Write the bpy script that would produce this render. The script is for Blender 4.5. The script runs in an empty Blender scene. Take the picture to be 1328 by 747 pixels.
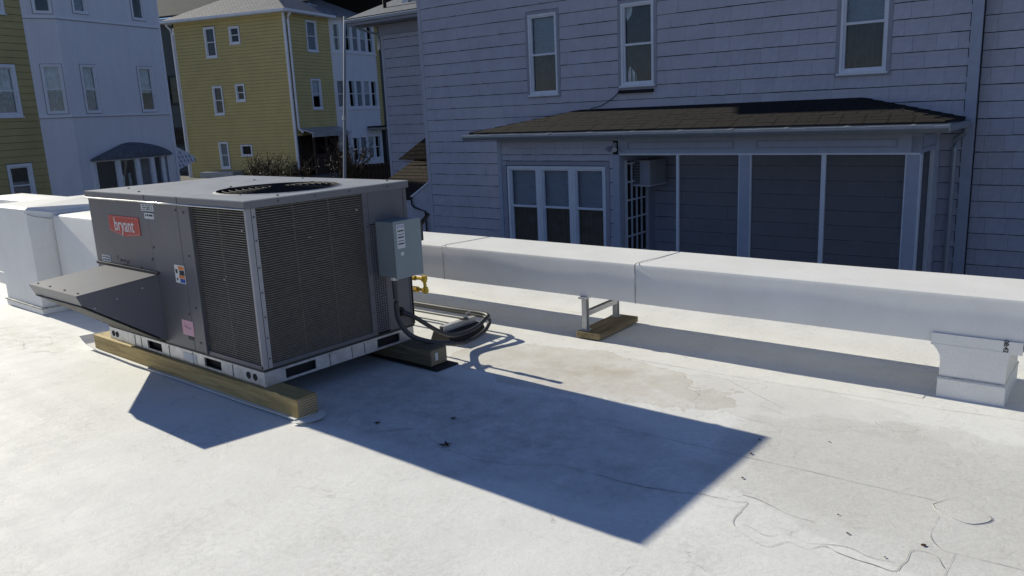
import bpy, bmesh, math, random
from mathutils import Vector, Matrix, noise
random.seed(11)
R = math.radians
SC = bpy.context.scene
COL = SC.collection

# ------------------------------------------------------------------ camera
CAM_H = 1.58
yaw, pitch, roll = -0.70246, 0.21873, -0.045493
fwd = Vector((math.sin(yaw)*math.cos(pitch), math.cos(yaw)*math.cos(pitch), -math.sin(pitch)))
rgt = Vector((math.cos(yaw), -math.sin(yaw), 0)); upv = rgt.cross(fwd)
r2 = math.cos(roll)*rgt + math.sin(roll)*upv
u2 = -math.sin(roll)*rgt + math.cos(roll)*upv
cd = bpy.data.cameras.new('camera'); cam = bpy.data.objects.new('camera', cd); COL.objects.link(cam)
cam.matrix_world = Matrix(((r2.x, u2.x, -fwd.x, 0), (r2.y, u2.y, -fwd.y, 0), (r2.z, u2.z, -fwd.z, CAM_H), (0, 0, 0, 1)))
cd.sensor_width = 36; cd.lens = 36*1034.6/1328; cd.clip_start = .05; cd.clip_end = 3000
SC.camera = cam

# ------------------------------------------------------------------ sky, sun, exposure
SUN_EL = R(25.7); LDIR = Vector((2.434, -0.028, -1.172)).normalized()      # travel direction of the light
world = bpy.data.worlds.new('World'); SC.world = world; world.use_nodes = True
nt = world.node_tree; bg = nt.nodes['Background']
sky = nt.nodes.new('ShaderNodeTexSky'); sky.sky_type = 'NISHITA'; sky.sun_disc = False
sky.sun_elevation = SUN_EL
sky.sun_rotation = math.atan2(-LDIR.x, -LDIR.y)
sky.air_density = 1.0; sky.dust_density = 0.0; sky.ozone_density = 4.0
tint = nt.nodes.new('ShaderNodeMixRGB'); tint.blend_type = 'MULTIPLY'; tint.inputs[0].default_value = 1; tint.inputs[2].default_value = (1.06, .97, 1.12, 1)   # even cast over the whole sky
nt.links.new(sky.outputs[0], tint.inputs[1]); nt.links.new(tint.outputs[0], bg.inputs[0]); bg.inputs[1].default_value = 0.058
sl = bpy.data.lights.new('sun', 'SUN'); sl.energy = 4.4; sl.angle = R(.53); sl.color = (1, .943, .78)
so = bpy.data.objects.new('sun', sl); COL.objects.link(so); so.location = (-30, 0, 20)
so.rotation_euler = LDIR.to_track_quat('-Z', 'Y').to_euler()
vs = SC.view_settings; vs.view_transform = 'Standard'; vs.look = 'None'; vs.gamma = 1; vs.exposure = 0.36
vs.use_curve_mapping = False

# ------------------------------------------------------------------ materials
class NT:
    def __init__(s, name):
        s.m = bpy.data.materials.new(name); s.m.use_nodes = True; s.t = s.m.node_tree
        s.b = s.t.nodes['Principled BSDF']; s.out = s.t.nodes['Material Output']
        s.co = s.t.nodes.new('ShaderNodeTexCoord').outputs['Object']
    def n(s, k, **kw):
        x = s.t.nodes.new('ShaderNode'+k)
        for a, v in kw.items(): setattr(x, a, v)
        return x
    def l(s, a, b): s.t.links.new(a, b)
    def val(s, sock, v):
        if hasattr(v, 'is_linked') or hasattr(v, 'links'): s.l(v, sock)
        else: sock.default_value = v
    def noise(s, scale, detail=4, rough=.55, co=None, dist=0):
        x = s.n('TexNoise'); x.inputs['Scale'].default_value = scale; x.inputs['Detail'].default_value = detail
        x.inputs['Roughness'].default_value = rough; x.inputs['Distortion'].default_value = dist
        s.l(co or s.co, x.inputs['Vector']); return x.outputs[0]
    def scale(s, v, co=None):
        x = s.n('Mapping'); x.inputs['Scale'].default_value = v; s.l(co or s.co, x.inputs['Vector']); return x.outputs[0]
    def ramp(s, f, stops):
        x = s.n('ValToRGB'); e = x.color_ramp.elements
        while len(e) < len(stops): e.new(.5)
        for i, (p, c) in enumerate(stops):
            e[i].position = p
            e[i].color = (c, c, c, 1) if not hasattr(c, '__len__') else (*c[:3], 1)
        s.l(f, x.inputs[0]); return x.outputs[0]
    def mix(s, f, a, b, mode='MIX'):
        x = s.n('MixRGB', blend_type=mode)
        for i, v in zip((0, 1, 2), (f, a, b)):
            if isinstance(v, tuple): x.inputs[i].default_value = (*v[:3], 1)
            else: s.val(x.inputs[i], v)
        return x.outputs[0]
    def math(s, op, a, b=0.0, clamp=False):
        x = s.n('Math', operation=op); x.use_clamp = clamp; s.val(x.inputs[0], a); s.val(x.inputs[1], b); return x.outputs[0]
    def bump(s, h, strength=.3, dist=.01):
        x = s.n('Bump'); x.inputs['Strength'].default_value = strength; x.inputs['Distance'].default_value = dist
        s.l(h, x.inputs['Height']); s.l(x.outputs[0], s.b.inputs['Normal'])
    def base(s, c):
        if isinstance(c, tuple): s.b.inputs['Base Color'].default_value = (*c[:3], 1)
        else: s.l(c, s.b.inputs['Base Color'])
    def rough(s, v): s.val(s.b.inputs['Roughness'], v)

def simple(name, col, rough=.6, metal=0, var=.12, vscale=6, bump=0, bscale=60, rnd=0, dirt=None, spec=.5):
    k = NT(name); k.rough(rough); k.b.inputs['Metallic'].default_value = metal
    k.b.inputs['Specular IOR Level'].default_value = spec
    f = k.ramp(k.noise(vscale, 5, .6), [(.3, 0.0), (.7, 1.0)])
    c = k.mix(f, tuple(v*(1-var) for v in col), tuple(min(1, v*(1+var)) for v in col))
    if dirt:
        g = k.ramp(k.noise(dirt[1], 6, .7), [(.5, 0.0), (.72, 1.0)])
        c = k.mix(k.math('MULTIPLY', g, dirt[2]), c, dirt[0])
    if rnd:
        oi = k.n('ObjectInfo'); v = k.math('MULTIPLY_ADD', oi.outputs['Random'], 2*rnd)
        v.node.inputs[2].default_value = 1-rnd
        c = k.mix(1.0, c, v, 'MULTIPLY')
    k.base(c)
    if bump: k.bump(k.noise(bscale, 4, .6), bump, .004)
    return k.m

M = {}
def membrane(name, roof):
    k = NT(name); k.rough(.6); k.b.inputs['Specular IOR Level'].default_value = .25
    fine = k.noise(140, 3, .6); mid = k.noise(3.2, 6, .62)
    c = k.mix(k.ramp(mid, [(.32, 0.0), (.7, 1.0)]), (.795, .793, .77), (.87, .87, .85))
    c = k.mix(k.math('MULTIPLY', k.ramp(fine, [(.52, 0.0), (.68, 1.0)]), .2), c, (.42, .40, .36))
    if roof:
        # dried puddles and rusty silt: worn shapes lying on the sheet, one also deepening the unit's shadow
        def blob(cx, cy, rx, ry, wob, sc):
            mp = k.n('Mapping'); mp.inputs['Location'].default_value = (-cx/rx, -cy/ry, 0); mp.inputs['Scale'].default_value = (1/rx, 1/ry, 0)
            k.l(k.co, mp.inputs['Vector'])
            ln = k.n('VectorMath', operation='LENGTH'); k.l(mp.outputs[0], ln.inputs[0])
            nz = k.math('MULTIPLY_ADD', k.noise(sc, 5, .6), wob); nz.node.inputs[2].default_value = -wob/2
            return k.math('ADD', ln.outputs['Value'], nz)
        d = blob(-.62, 3.38, 1.05, .68, .75, 2.6)
        pud = k.ramp(d, [(0, .9), (.72, .8), (.80, .55), (.93, .5), (1.0, 0.0)])
        pud2 = k.math('MULTIPLY', pud, k.math('MULTIPLY_ADD', k.noise(26, 6, .75), .75))
        pud2.node.inputs[1].node.inputs[2].default_value = .22
        c = k.mix(k.math('MULTIPLY', pud2, .50), c, (.47, .455, .405))
        d2 = blob(-2.75, 3.82, .95, .40, 1.1, 2.6)
        st = k.ramp(d2, [(0, 1.0), (.7, .7), (.95, .55), (.985, .9), (1.0, 0.0)])
        st = k.math('MULTIPLY', st, k.ramp(k.noise(5, 6, .7), [(.3, .25), (.65, 1.0)]))
        c = k.mix(k.math('MULTIPLY', st, .72), c, (.46, .39, .29))
        d5 = blob(-1.55, 3.95, .75, .30, 1.1, 3.4)
        c = k.mix(k.math('MULTIPLY', k.ramp(d5, [(0, .8), (.8, .5), (.97, .6), (1.0, 0.0)]), .26), c, (.44, .42, .37))
        d6 = blob(-6.6, 1.2, 1.6, .5, 1.3, 2.0)
        c = k.mix(k.math('MULTIPLY', k.ramp(d6, [(0, .8), (.8, .4), (1.0, 0.0)]), .16), c, (.45, .43, .39))
        d4 = blob(-2.75, 2.85, 1.35, .55, 1.1, 2.2)  # mottled dirt over the unit's shadow, darkened to deepen that shadow
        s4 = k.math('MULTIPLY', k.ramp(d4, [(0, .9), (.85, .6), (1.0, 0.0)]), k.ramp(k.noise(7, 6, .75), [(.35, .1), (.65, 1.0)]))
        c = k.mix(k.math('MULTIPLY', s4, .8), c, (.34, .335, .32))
        d3 = blob(-6.9, 2.2, .95, .34, 1.2, 4)
        s3 = k.math('MULTIPLY', k.ramp(d3, [(0, 1.0), (.8, .5), (1.0, 0.0)]), k.ramp(k.noise(9, 6, .75), [(.42, 0.0), (.6, 1.0)]))
        c = k.mix(k.math('MULTIPLY', s3, .5), c, (.47, .43, .36))
        gm_ = k.math('MULTIPLY', k.ramp(k.noise(1.1, 7, .72), [(.45, 0.0), (.7, 1.0)]), k.ramp(k.noise(38, 4, .7), [(.42, 0.0), (.62, 1.0)]))
        c = k.mix(k.math('MULTIPLY', gm_, .42), c, (.45, .43, .38))
        grit = k.math('MULTIPLY', k.ramp(d, [(0, 1.0), (.9, .8), (1.15, 0.0)]), k.ramp(k.noise(85, 3, .8), [(.5, 0.0), (.62, 1.0)]))
        c = k.mix(k.math('MULTIPLY', grit, .20), c, (.30, .285, .25))
        # long scuffs, hairline crazing
        sc = k.noise(1.0, 6, .7, k.scale((2.2, 9, 1)))
        c = k.mix(k.math('MULTIPLY', k.ramp(sc, [(.60, 0.0), (.76, 1.0)]), .3), c, (.45, .44, .41))
        wv = k.n('VectorMath', operation='ADD'); nz = k.n('TexNoise'); nz.inputs['Scale'].default_value = 3; nz.inputs['Detail'].default_value = 5
        k.l(k.co, nz.inputs['Vector']); vm = k.n('VectorMath', operation='SCALE'); vm.inputs['Scale'].default_value = .35
        k.l(nz.outputs['Color'], vm.inputs[0]); k.l(k.co, wv.inputs[0]); k.l(vm.outputs[0], wv.inputs[1])
        vo = k.n('TexVoronoi', feature='DISTANCE_TO_EDGE'); vo.inputs['Scale'].default_value = 2.1; k.l(wv.outputs[0], vo.inputs['Vector'])
        cr = k.ramp(vo.outputs['Distance'], [(0, 1.0), (.003, .8), (.008, 0.0)])
        cr = k.math('MULTIPLY', cr, k.ramp(k.noise(4.5, 5, .7), [(.55, 0.0), (.63, 1.0)]))
        c = k.mix(k.math('MULTIPLY', cr, .4), c, (.16, .15, .14))
        vo2 = k.n('TexVoronoi', feature='DISTANCE_TO_EDGE'); vo2.inputs['Scale'].default_value = 7.5; k.l(wv.outputs[0], vo2.inputs['Vector'])
        cr2 = k.math('MULTIPLY', k.ramp(vo2.outputs['Distance'], [(0, 1.0), (.012, .6), (.03, 0.0)]), k.ramp(k.noise(2.3, 6, .75), [(.53, 0.0), (.66, 1.0)]))
        c = k.mix(k.math('MULTIPLY', cr2, .34), c, (.30, .285, .26))
        sp = k.ramp(k.noise(45, 4, .8), [(.68, 0.0), (.72, 1.0)])
        c = k.mix(k.math('MULTIPLY', sp, .55), c, (.2, .18, .15))
        h = k.math('ADD', k.math('MULTIPLY', k.noise(11, 8, .68, None, .6), 1.0), k.math('MULTIPLY', k.noise(150, 3, .7), .2))
        k.bump(h, .28, .009)
        k.rough(k.ramp(k.noise(6, 5, .6), [(.3, .6), (.7, .8)]))
    else:
        st = k.ramp(k.noise(1.2, 6, .65, k.scale((1.2, 1.2, 5))), [(.55, 0.0), (.8, 1.0)])
        c = k.mix(k.math('MULTIPLY', st, .16), c, (.58, .57, .54))
        k.bump(k.noise(14, 5, .6), .10, .008)
    k.base(c); return k.m
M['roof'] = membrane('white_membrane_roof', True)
M['wrap'] = membrane('white_membrane_wrap', False)
M['seam'] = simple('seam_sealant', (.40, .39, .37), .7, var=.5, vscale=25)
M['patch'] = simple('membrane_patch', (.80, .80, .785), .5, var=.05, vscale=8, dirt=((.45, .43, .39), 10, .3))
M['asphalt'] = simple('street_ground', (.07, .068, .062), .9, var=.35, vscale=.6, bump=.4, bscale=20)
M['unitpaint'] = simple('unit_grey_paint', (.125, .125, .14), .42, var=.06, vscale=5, bump=.04, bscale=9, dirt=((.18, .175, .17), 9, .2))
M['unittop'] = simple('unit_top_sheen_grey', (.40, .405, .40), .42, .25, var=.10, vscale=4, bump=.05, bscale=9, dirt=((.24, .23, .20), 6, .5))  # paler than the body paint: sun sheen put into the base colour
M['hoodpaint'] = simple('hood_grey_paint', (.165, .165, .18), .4, var=.05, vscale=5, bump=.04, bscale=8)
M['postpaint'] = simple('post_grey_paint', (.33, .33, .35), .4, var=.06, vscale=5)
M['galv'] = simple('galvanised_rail', (.55, .56, .57), .4, .55, var=.16, vscale=18, dirt=((.25, .24, .22), 14, .5))
M['lip'] = simple('bright_lip', (.6, .6, .6), .22, .9, var=.1)
M['galvdull'] = simple('bent_fin_metal', (.3, .29, .27), .5, .4)
M['black'] = simple('black_void', (.008, .008, .009), .8, var=.1)
M['gasket'] = simple('black_gasket', (.03, .03, .03), .6)
M['fin'] = simple('coil_guard_slat', (.23, .205, .17), .5, .2, var=.2, vscale=30)
M['fincore'] = simple('coil_core', (.022, .021, .019), .6, .2, var=.3, vscale=60)
M['screw'] = simple('screw', (.10, .10, .10), .4, .7)
M['red'] = simple('logo_red', (.50, .02, .015), .35, var=.04)
M['white'] = simple('white_print', (.75, .75, .74), .5, var=.03)
M['sticker'] = simple('paper_sticker', (.62, .64, .66), .55, var=.05)
M['pink'] = simple('pink_sticker', (.72, .42, .50), .6, var=.05)
M['ink'] = simple('dark_ink', (.03, .03, .035), .6)
M['orange'] = simple('orange_print', (.75, .22, .02), .5)
M['blue'] = simple('blue_print', (.03, .09, .35), .5)
M['box'] = simple('disconnect_grey', (.24, .29, .31), .42, .1, var=.05, vscale=6)
M['conduit'] = simple('grey_conduit', (.055, .058, .062), .5, .2, var=.1)
M['conduit2'] = simple('steel_conduit', (.22, .22, .22), .4, .7, var=.1)
M['rubber'] = simple('black_rubber', (.018, .018, .018), .75, var=.3)
M['yellow'] = simple('gas_pipe_yellow', (.72, .46, .03), .4, var=.1, vscale=20, dirt=((.3, .2, .04), 20, .4))
M['steel'] = simple('strut_steel', (.60, .60, .59), .4, .35, var=.15, vscale=14)
def wood(name, a, b, ax, rough=.75):
    k = NT(name); k.rough(rough)
    st = [14, 14, 14]; st[ax] = .9
    g = k.noise(2.2, 8, .7, k.scale(tuple(st)), .6)
    st2 = [120, 120, 120]; st2[ax] = 4
    g2 = k.noise(1.5, 4, .7, k.scale(tuple(st2)))
    c = k.mix(k.ramp(g, [(.34, 0.0), (.60, 1.0)]), tuple(v*.72 for v in a), b)
    c = k.mix(k.math('MULTIPLY', k.ramp(g2, [(.5, 0.0), (.7, 1.0)]), .45), c, tuple(v*.45 for v in a))
    kn = k.n('TexVoronoi'); kn.inputs['Scale'].default_value = 1.0
    s3 = [6, 6, 6]; s3[ax] = 2.4
    k.l(k.scale(tuple(s3)), kn.inputs['Vector'])
    c = k.mix(k.math('MULTIPLY', k.ramp(kn.outputs['Distance'], [(.04, 1.0), (.13, 0.0)]), .7), c, tuple(v*.35 for v in a))
    k.base(c); k.bump(g2, .3, .003); return k.m
M['lumber'] = wood('treated_lumber', (.36, .26, .10), (.52, .39, .165), 0)
M['lumberold'] = wood('weathered_lumber', (.12, .10, .06), (.22, .185, .115), 0)
M['plank'] = wood('weathered_plank', (.20, .15, .075), (.34, .26, .14), 1)
def endgrain():
    k = NT('lumber_end_grain'); k.rough(.85)
    w = k.n('TexWave', wave_type='RINGS', rings_direction='X'); w.inputs['Scale'].default_value = 22; w.inputs['Distortion'].default_value = 2
    mp = k.n('Mapping'); mp.inputs['Location'].default_value = (0, -.02, .1); k.l(k.co, mp.inputs['Vector']); k.l(mp.outputs[0], w.inputs['Vector'])
    k.base(k.mix(w.outputs['Fac'], (.19, .15, .09), (.36, .30, .19))); return k.m
M['endgrain'] = endgrain()
# houses
M['gshingle'] = simple('grey_shingle', (.505, .51, .575), .8, var=.08, vscale=2.2, bump=.35, bscale=45, rnd=.055, dirt=((.41, .41, .46), 3.5, .4))
M['gtrim'] = simple('grey_trim_paint', (.41, .45, .54), .65, var=.06, bump=.1)
M['gtrimdark'] = simple('grey_casing_paint', (.33, .34, .40), .65, var=.06)
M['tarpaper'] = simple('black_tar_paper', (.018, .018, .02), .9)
M['vinyl'] = simple('white_vinyl', (.76, .80, .86), .45, var=.05)
M['gutterm'] = simple('gutter_aluminium', (.36, .39, .42), .4, .3, var=.08)
M['hanger'] = simple('gutter_hanger_bright', (.8, .8, .78), .35, .4, var=.05)
M['asphsh'] = simple('brown_asphalt_shingle', (.031, .029, .028), .95, var=.35, vscale=40, bump=.8, bscale=110, spec=.08, dirt=((.035, .03, .026), 3, .5))
M['brownsh'] = simple('brown_roof_shingle', (.05, .04, .032), .95, spec=.08, var=.4, vscale=14, bump=.6, bscale=60)  # brown darkened to stand in for the shade on the side roof
M['yellowsd'] = simple('yellow_clapboard', (.56, .465, .20), .75, var=.08, vscale=1.2, dirt=((.47, .39, .16), 2.0, .4))
M['olivesd'] = simple('olive_yellow_clapboard', (.44, .38, .17), .78, var=.1, vscale=1.5)
M['whitesd'] = None
def ribbed(name, col):
    k = NT(name); k.rough(.7)
    w = k.n('TexWave', wave_type='BANDS', bands_direction='X'); w.inputs['Scale'].default_value = 3.2; w.inputs['Distortion'].default_value = 0
    k.l(k.co, w.inputs['Vector'])
    f = k.noise(1.0, 5, .6, k.scale((3, 3, .7)))
    k.base(k.mix(k.ramp(f, [(.3, 0.0), (.7, 1.0)]), tuple(v*.9 for v in col), col)); k.bump(w.outputs['Fac'], .35, .01); return k.m
M['whitesd'] = ribbed('white_ribbed_siding', (.76, .79, .86))
M['slate'] = simple('grey_slate_roof', (.11, .125, .145), .7, var=.3, vscale=7, bump=.7, bscale=12)
def rowroof(name, a, b, rows=2.4):
    k = NT(name); k.rough(.8)
    w = k.n('TexBrick'); w.inputs['Scale'].default_value = rows; w.inputs['Mortar Size'].default_value = .03
    w.inputs['Color1'].default_value = (*a, 1); w.inputs['Color2'].default_value = (*b, 1); w.inputs['Mortar'].default_value = (*[v*.35 for v in a], 1)
    k.l(k.co, w.inputs['Vector'])
    k.base(k.mix(k.math('MULTIPLY', k.ramp(k.noise(5, 6, .7), [(.4, 0.0), (.7, 1.0)]), .5), w.outputs[0], tuple(v*.55 for v in a)))
    k.bump(k.noise(30, 4, .7), .5, .01); return k.m
M['yroof'] = rowroof('grey_shingle_roof', (.24, .24, .25), (.33, .33, .33))
M['darkwall'] = simple('dark_green_grey_wall', (.10, .115, .115), .8, var=.1)
M['darkroof'] = simple('dark_grey_roof', (.05, .058, .062), .9, var=.25, vscale=3)
M['brickred'] = simple('dark_red_brick', (.10, .045, .035), .9, var=.3, vscale=5)
M['darkbrown'] = simple('dark_brown_boards', (.045, .026, .018), .85, var=.35, vscale=5)
M['awning'] = simple('awning_white', (.62, .68, .78), .6, var=.05)
M['awnblue'] = simple('awning_blue', (.08, .13, .28), .6)
M['curtain'] = simple('curtain_cloth', (.42, .43, .43), .9, var=.25, vscale=9)
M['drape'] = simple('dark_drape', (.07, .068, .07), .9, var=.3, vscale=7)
M['lace'] = simple('lace_curtain', (.80, .80, .74), .9, var=.25, vscale=6)
M['blind'] = simple('window_blind', (.46, .50, .55), .7, var=.08)
M['beige'] = simple('beige_blind', (.55, .46, .40), .7, var=.06)
M['acbox'] = simple('air_conditioner_case', (.44, .45, .47), .55, var=.05)
M['cable'] = simple('black_cable', (.012, .012, .014), .6)
M['leaf'] = simple('dead_leaf', (.05, .028, .015), .9, var=.4, vscale=40)
M['twig'] = simple('bare_twig', (.05, .035, .022), .9, var=.3)
M['foliage'] = simple('dry_foliage', (.055, .045, .025), .8, var=.5, vscale=4)
M['lampglass'] = simple('floodlight_glass', (.7, .72, .74), .15, var=.02)
def glass():
    k = NT('window_glass'); t = k.n('BsdfTransparent'); t.inputs[0].default_value = (.86, .90, .93, 1)
    g = k.n('BsdfGlossy'); g.inputs['Roughness'].default_value = .03; g.inputs['Color'].default_value = (.9, .95, 1, 1)
    fr = k.n('LayerWeight'); fr.inputs['Blend'].default_value = .5
    sch = k.math('MULTIPLY_ADD', k.math('POWER', fr.outputs['Facing'], 5.0), .5); sch.node.inputs[2].default_value = .03   # the same from both sides of the pane
    mx = k.n('MixShader'); k.l(sch, mx.inputs[0]); k.l(t.outputs[0], mx.inputs[1]); k.l(g.outputs[0], mx.inputs[2])
    k.l(mx.outputs[0], k.out.inputs[0]); k.t.nodes.remove(k.b); return k.m
M['glass'] = glass()
def screen():
    k = NT('insect_screen'); t = k.n('BsdfTransparent'); d = k.n('BsdfDiffuse'); d.inputs[0].default_value = (.19, .185, .185, 1)
    mx = k.n('MixShader'); mx.inputs[0].default_value = .33
    k.l(t.outputs[0], mx.inputs[1]); k.l(d.outputs[0], mx.inputs[2]); k.l(mx.outputs[0], k.out.inputs[0]); k.t.nodes.remove(k.b); return k.m
M['screen'] = screen()

# ------------------------------------------------------------------ mesh helpers
class Face:
    """vertical reference face in a thing's local frame: u along, o outward, z up"""
    def __init__(s, ox=0, oy=0, ang=0, oz=0): s.x, s.y, s.a, s.oz = ox, oy, ang, oz; s.c, s.s = math.cos(ang), math.sin(ang)
    def T(s, u, o, z): return (s.x+u*s.c+o*s.s, s.y+u*s.s-o*s.c, z+s.oz)
F0 = Face()
class MB:
    def __init__(s, F=F0): s.v = []; s.f = []; s.F = F
    def pts(s, P): i = len(s.v); s.v += [s.F.T(*p) for p in P]; return i
    def raw(s, P): i = len(s.v); s.v += [tuple(p) for p in P]; return i
    def box(s, u0, u1, o0, o1, z0, z1):
        i = s.pts([(u0, o0, z0), (u1, o0, z0), (u1, o1, z0), (u0, o1, z0), (u0, o0, z1), (u1, o0, z1), (u1, o1, z1), (u0, o1, z1)])
        s.f += [tuple(i+j for j in q) for q in ((0, 1, 2, 3), (4, 7, 6, 5), (0, 4, 5, 1), (1, 5, 6, 2), (2, 6, 7, 3), (3, 7, 4, 0))]; return s
    def hexa(s, P):
        i = s.pts(P); s.f += [tuple(i+j for j in q) for q in ((0, 1, 2, 3), (4, 7, 6, 5), (0, 4, 5, 1), (1, 5, 6, 2), (2, 6, 7, 3), (3, 7, 4, 0))]; return s
    def poly(s, P): i = s.pts(P); s.f.append(tuple(range(i, i+len(P)))); return s
    def slab(s, P, d):
        """polygon thickened by the local vector d"""
        n = len(P); i = s.pts(P); j = s.pts([(p[0]+d[0], p[1]+d[1], p[2]+d[2]) for p in P])
        s.f.append(tuple(range(i, i+n))); s.f.append(tuple(range(j+n-1, j-1, -1)))
        for k in range(n): s.f.append((i+k, j+k, j+(k+1) % n, i+(k+1) % n))
        return s
    def tube(s, P, r, n=8, cap=True):
        P = [Vector(s.F.T(*p)) for p in P]; rs = r if hasattr(r, '__len__') else [r]*len(P); rings = []
        up = Vector((0, 0, 1))
        for k, p in enumerate(P):
            t = (P[min(k+1, len(P)-1)]-P[max(k-1, 0)]).normalized()
            a = t.cross(up)
            if a.length < .05: a = t.cross(Vector((1, 0, 0)))
            a.normalize(); b = t.cross(a)
            i = s.raw([p+rs[k]*(math.cos(2*math.pi*q/n)*a+math.sin(2*math.pi*q/n)*b) for q in range(n)]); rings.append(i)
        for i, j in zip(rings, rings[1:]):
            for q in range(n): s.f.append((i+q, i+(q+1) % n, j+(q+1) % n, j+q))
        if cap: s.f.append(tuple(rings[0]+q for q in range(n))[::-1]); s.f.append(tuple(rings[-1]+q for q in range(n)))
        return s
    def build(s, name, mat, parent=None, smooth=False, bevel=0, kind=None, seg=2):
        me = bpy.data.meshes.new(name); me.from_pydata(s.v, [], s.f)
        bm = bmesh.new(); bm.from_mesh(me); bmesh.ops.recalc_face_normals(bm, faces=bm.faces)
        if bevel: bmesh.ops.bevel(bm, geom=bm.edges[:], offset=bevel, segments=seg, affect='EDGES', profile=.6)
        bm.to_mesh(me); bm.free()
        if smooth:
            for p in me.polygons: p.use_smooth = True
        if mat: me.materials.append(M[mat])
        return add(name, me, parent, kind)
def add(name, me, parent=None, kind=None):
    o = bpy.data.objects.new(name, me); COL.objects.link(o)
    if parent: o.parent = parent
    if kind: o['kind'] = kind
    return o
def empty(name, loc, rz=0, label=None, cat=None, group=None):
    o = bpy.data.objects.new(name, None); COL.objects.link(o); o.location = loc; o.rotation_euler = (0, 0, rz); o.empty_display_size = .1
    return tag(o, label, cat, group)
def tag(o, label=None, cat=None, group=None):
    if label: o['label'] = label
    if cat: o['category'] = cat
    if group: o['group'] = group
    return o
def spline(P, n=8):
    """Catmull-Rom through points"""
    P = [Vector(p) for p in P]; out = []
    Q = [2*P[0]-P[1]]+P+[2*P[-1]-P[-2]]
    for i in range(1, len(Q)-2):
        a, b, c, d = Q[i-1:i+3]
        for k in range(n):
            t = k/n; out.append(.5*((2*b)+(c-a)*t+(2*a-5*b+4*c-d)*t*t+(3*b-a-3*c+d)*t**3))
    out.append(P[-1]); return out
def text_mesh(name, body, size, parent, mat, loc, rot, sx=1, off=0, depth=.0008):
    cu = bpy.data.curves.new(name, 'FONT'); cu.body = body; cu.size = size; cu.align_x = 'CENTER'; cu.align_y = 'CENTER'
    cu.offset = off; cu.extrude = depth; cu.resolution_u = 3
    t = bpy.data.objects.new('tmp', cu); COL.objects.link(t)
    me = bpy.data.meshes.new_from_object(t.evaluated_get(bpy.context.evaluated_depsgraph_get()))
    bpy.data.objects.remove(t); bpy.data.curves.remove(cu)
    me.materials.clear(); me.materials.append(M[mat]); me.name = name
    o = add(name, me, parent); o.location = loc; o.rotation_euler = rot; o.scale = (sx, 1, 1); return o
def minus(u0, u1, z0, z1, holes):
    """rectangle minus holes -> rectangles"""
    zs = sorted({z0, z1, *[z for h in holes for z in (h[2], h[3]) if z0 < z < z1]}); out = []
    for a, b in zip(zs, zs[1:]):
        x = u0
        for h in sorted(h for h in holes if h[2] < b-1e-6 and h[3] > a+1e-6):
            if h[0] > x+.004: out.append((x, min(h[0], u1), a, b))
            x = max(x, h[1])
        if x < u1-.004: out.append((x, u1, a, b))
    return out

def course(u0, u1, p, q, holes):
    """one course minus holes, cut only where a hole really interrupts it"""
    hs = [h for h in holes if h[2] < q-1e-6 and h[3] > p+1e-6 and h[1] > u0 and h[0] < u1]
    xs = sorted({u0, u1, *[min(max(x, u0), u1) for h in hs for x in h[:2]]}); out = []
    for a, b in zip(xs, xs[1:]):
        if b-a < .004: continue
        c = [h for h in hs if h[0] < (a+b)/2 < h[1]]
        segs = [(p, q)]
        for h in c:
            n_ = []
            for (e, f) in segs:
                if h[2] > e+.012: n_.append((e, min(f, h[2])))
                if h[3] < f-.012: n_.append((max(e, h[3]), f))
            segs = n_
        out += [(a, b, e, f) for e, f in segs if f-e > .012]
    return out

# ------------------------------------------------------------------ ground and the flat roof
def ground_z(x, y):
    r = math.hypot(x, y); t = min(1, max(0, (r-14)/20)); t = t*t*(3-2*t)
    return -2.6+t*1.6
rings = [0, 6, 10, 14, 17, 20, 23, 26, 29, 32, 36, 45, 60, 100, 250, 800, 2500]; NS = 64
gm = MB(); gm.raw([(0, 0, -2.6)])
for r in rings[1:]: gm.raw([(r*math.cos(2*math.pi*k/NS), r*math.sin(2*math.pi*k/NS), ground_z(r, 0)) for k in range(NS)])
for k in range(NS): gm.f.append((0, 1+k, 1+(k+1) % NS))
for j in range(len(rings)-2):
    for k in range(NS): a = 1+j*NS; b = a+NS; gm.f.append((a+k, b+k, b+(k+1) % NS, a+(k+1) % NS))
o = gm.build('ground', 'asphalt', kind='structure', smooth=True)

def rz(x, y):
    return .004*noise.noise(Vector((x*.9, y*.9, 3.1)))+.0018*noise.noise(Vector((x*3.1, y*3.1, 8.7)))-.004
X0, X1, Y0, Y1 = -11.5, 7.0, -8.0, 6.3
rm = MB(); nx, ny = 185, 143
for j in range(ny+1):
    for i in range(nx+1):
        x = X0+(X1-X0)*i/nx; y = Y0+(Y1-Y0)*j/ny; rm.raw([(x, y, rz(x, y))])
for j in range(ny):
    for i in range(nx): a = j*(nx+1)+i; rm.f.append((a, a+1, a+nx+2, a+nx+1))
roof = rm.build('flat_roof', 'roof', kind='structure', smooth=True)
MB().box(X0, X1, -Y0, -Y1, -.35, -.03).build('roof_edge', 'wrap', roof)
MB().box(X0+.1, X1-.1, -Y0-.1, -Y1+.1, -3, -.36).build('wall', 'gshingle', roof)

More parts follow.
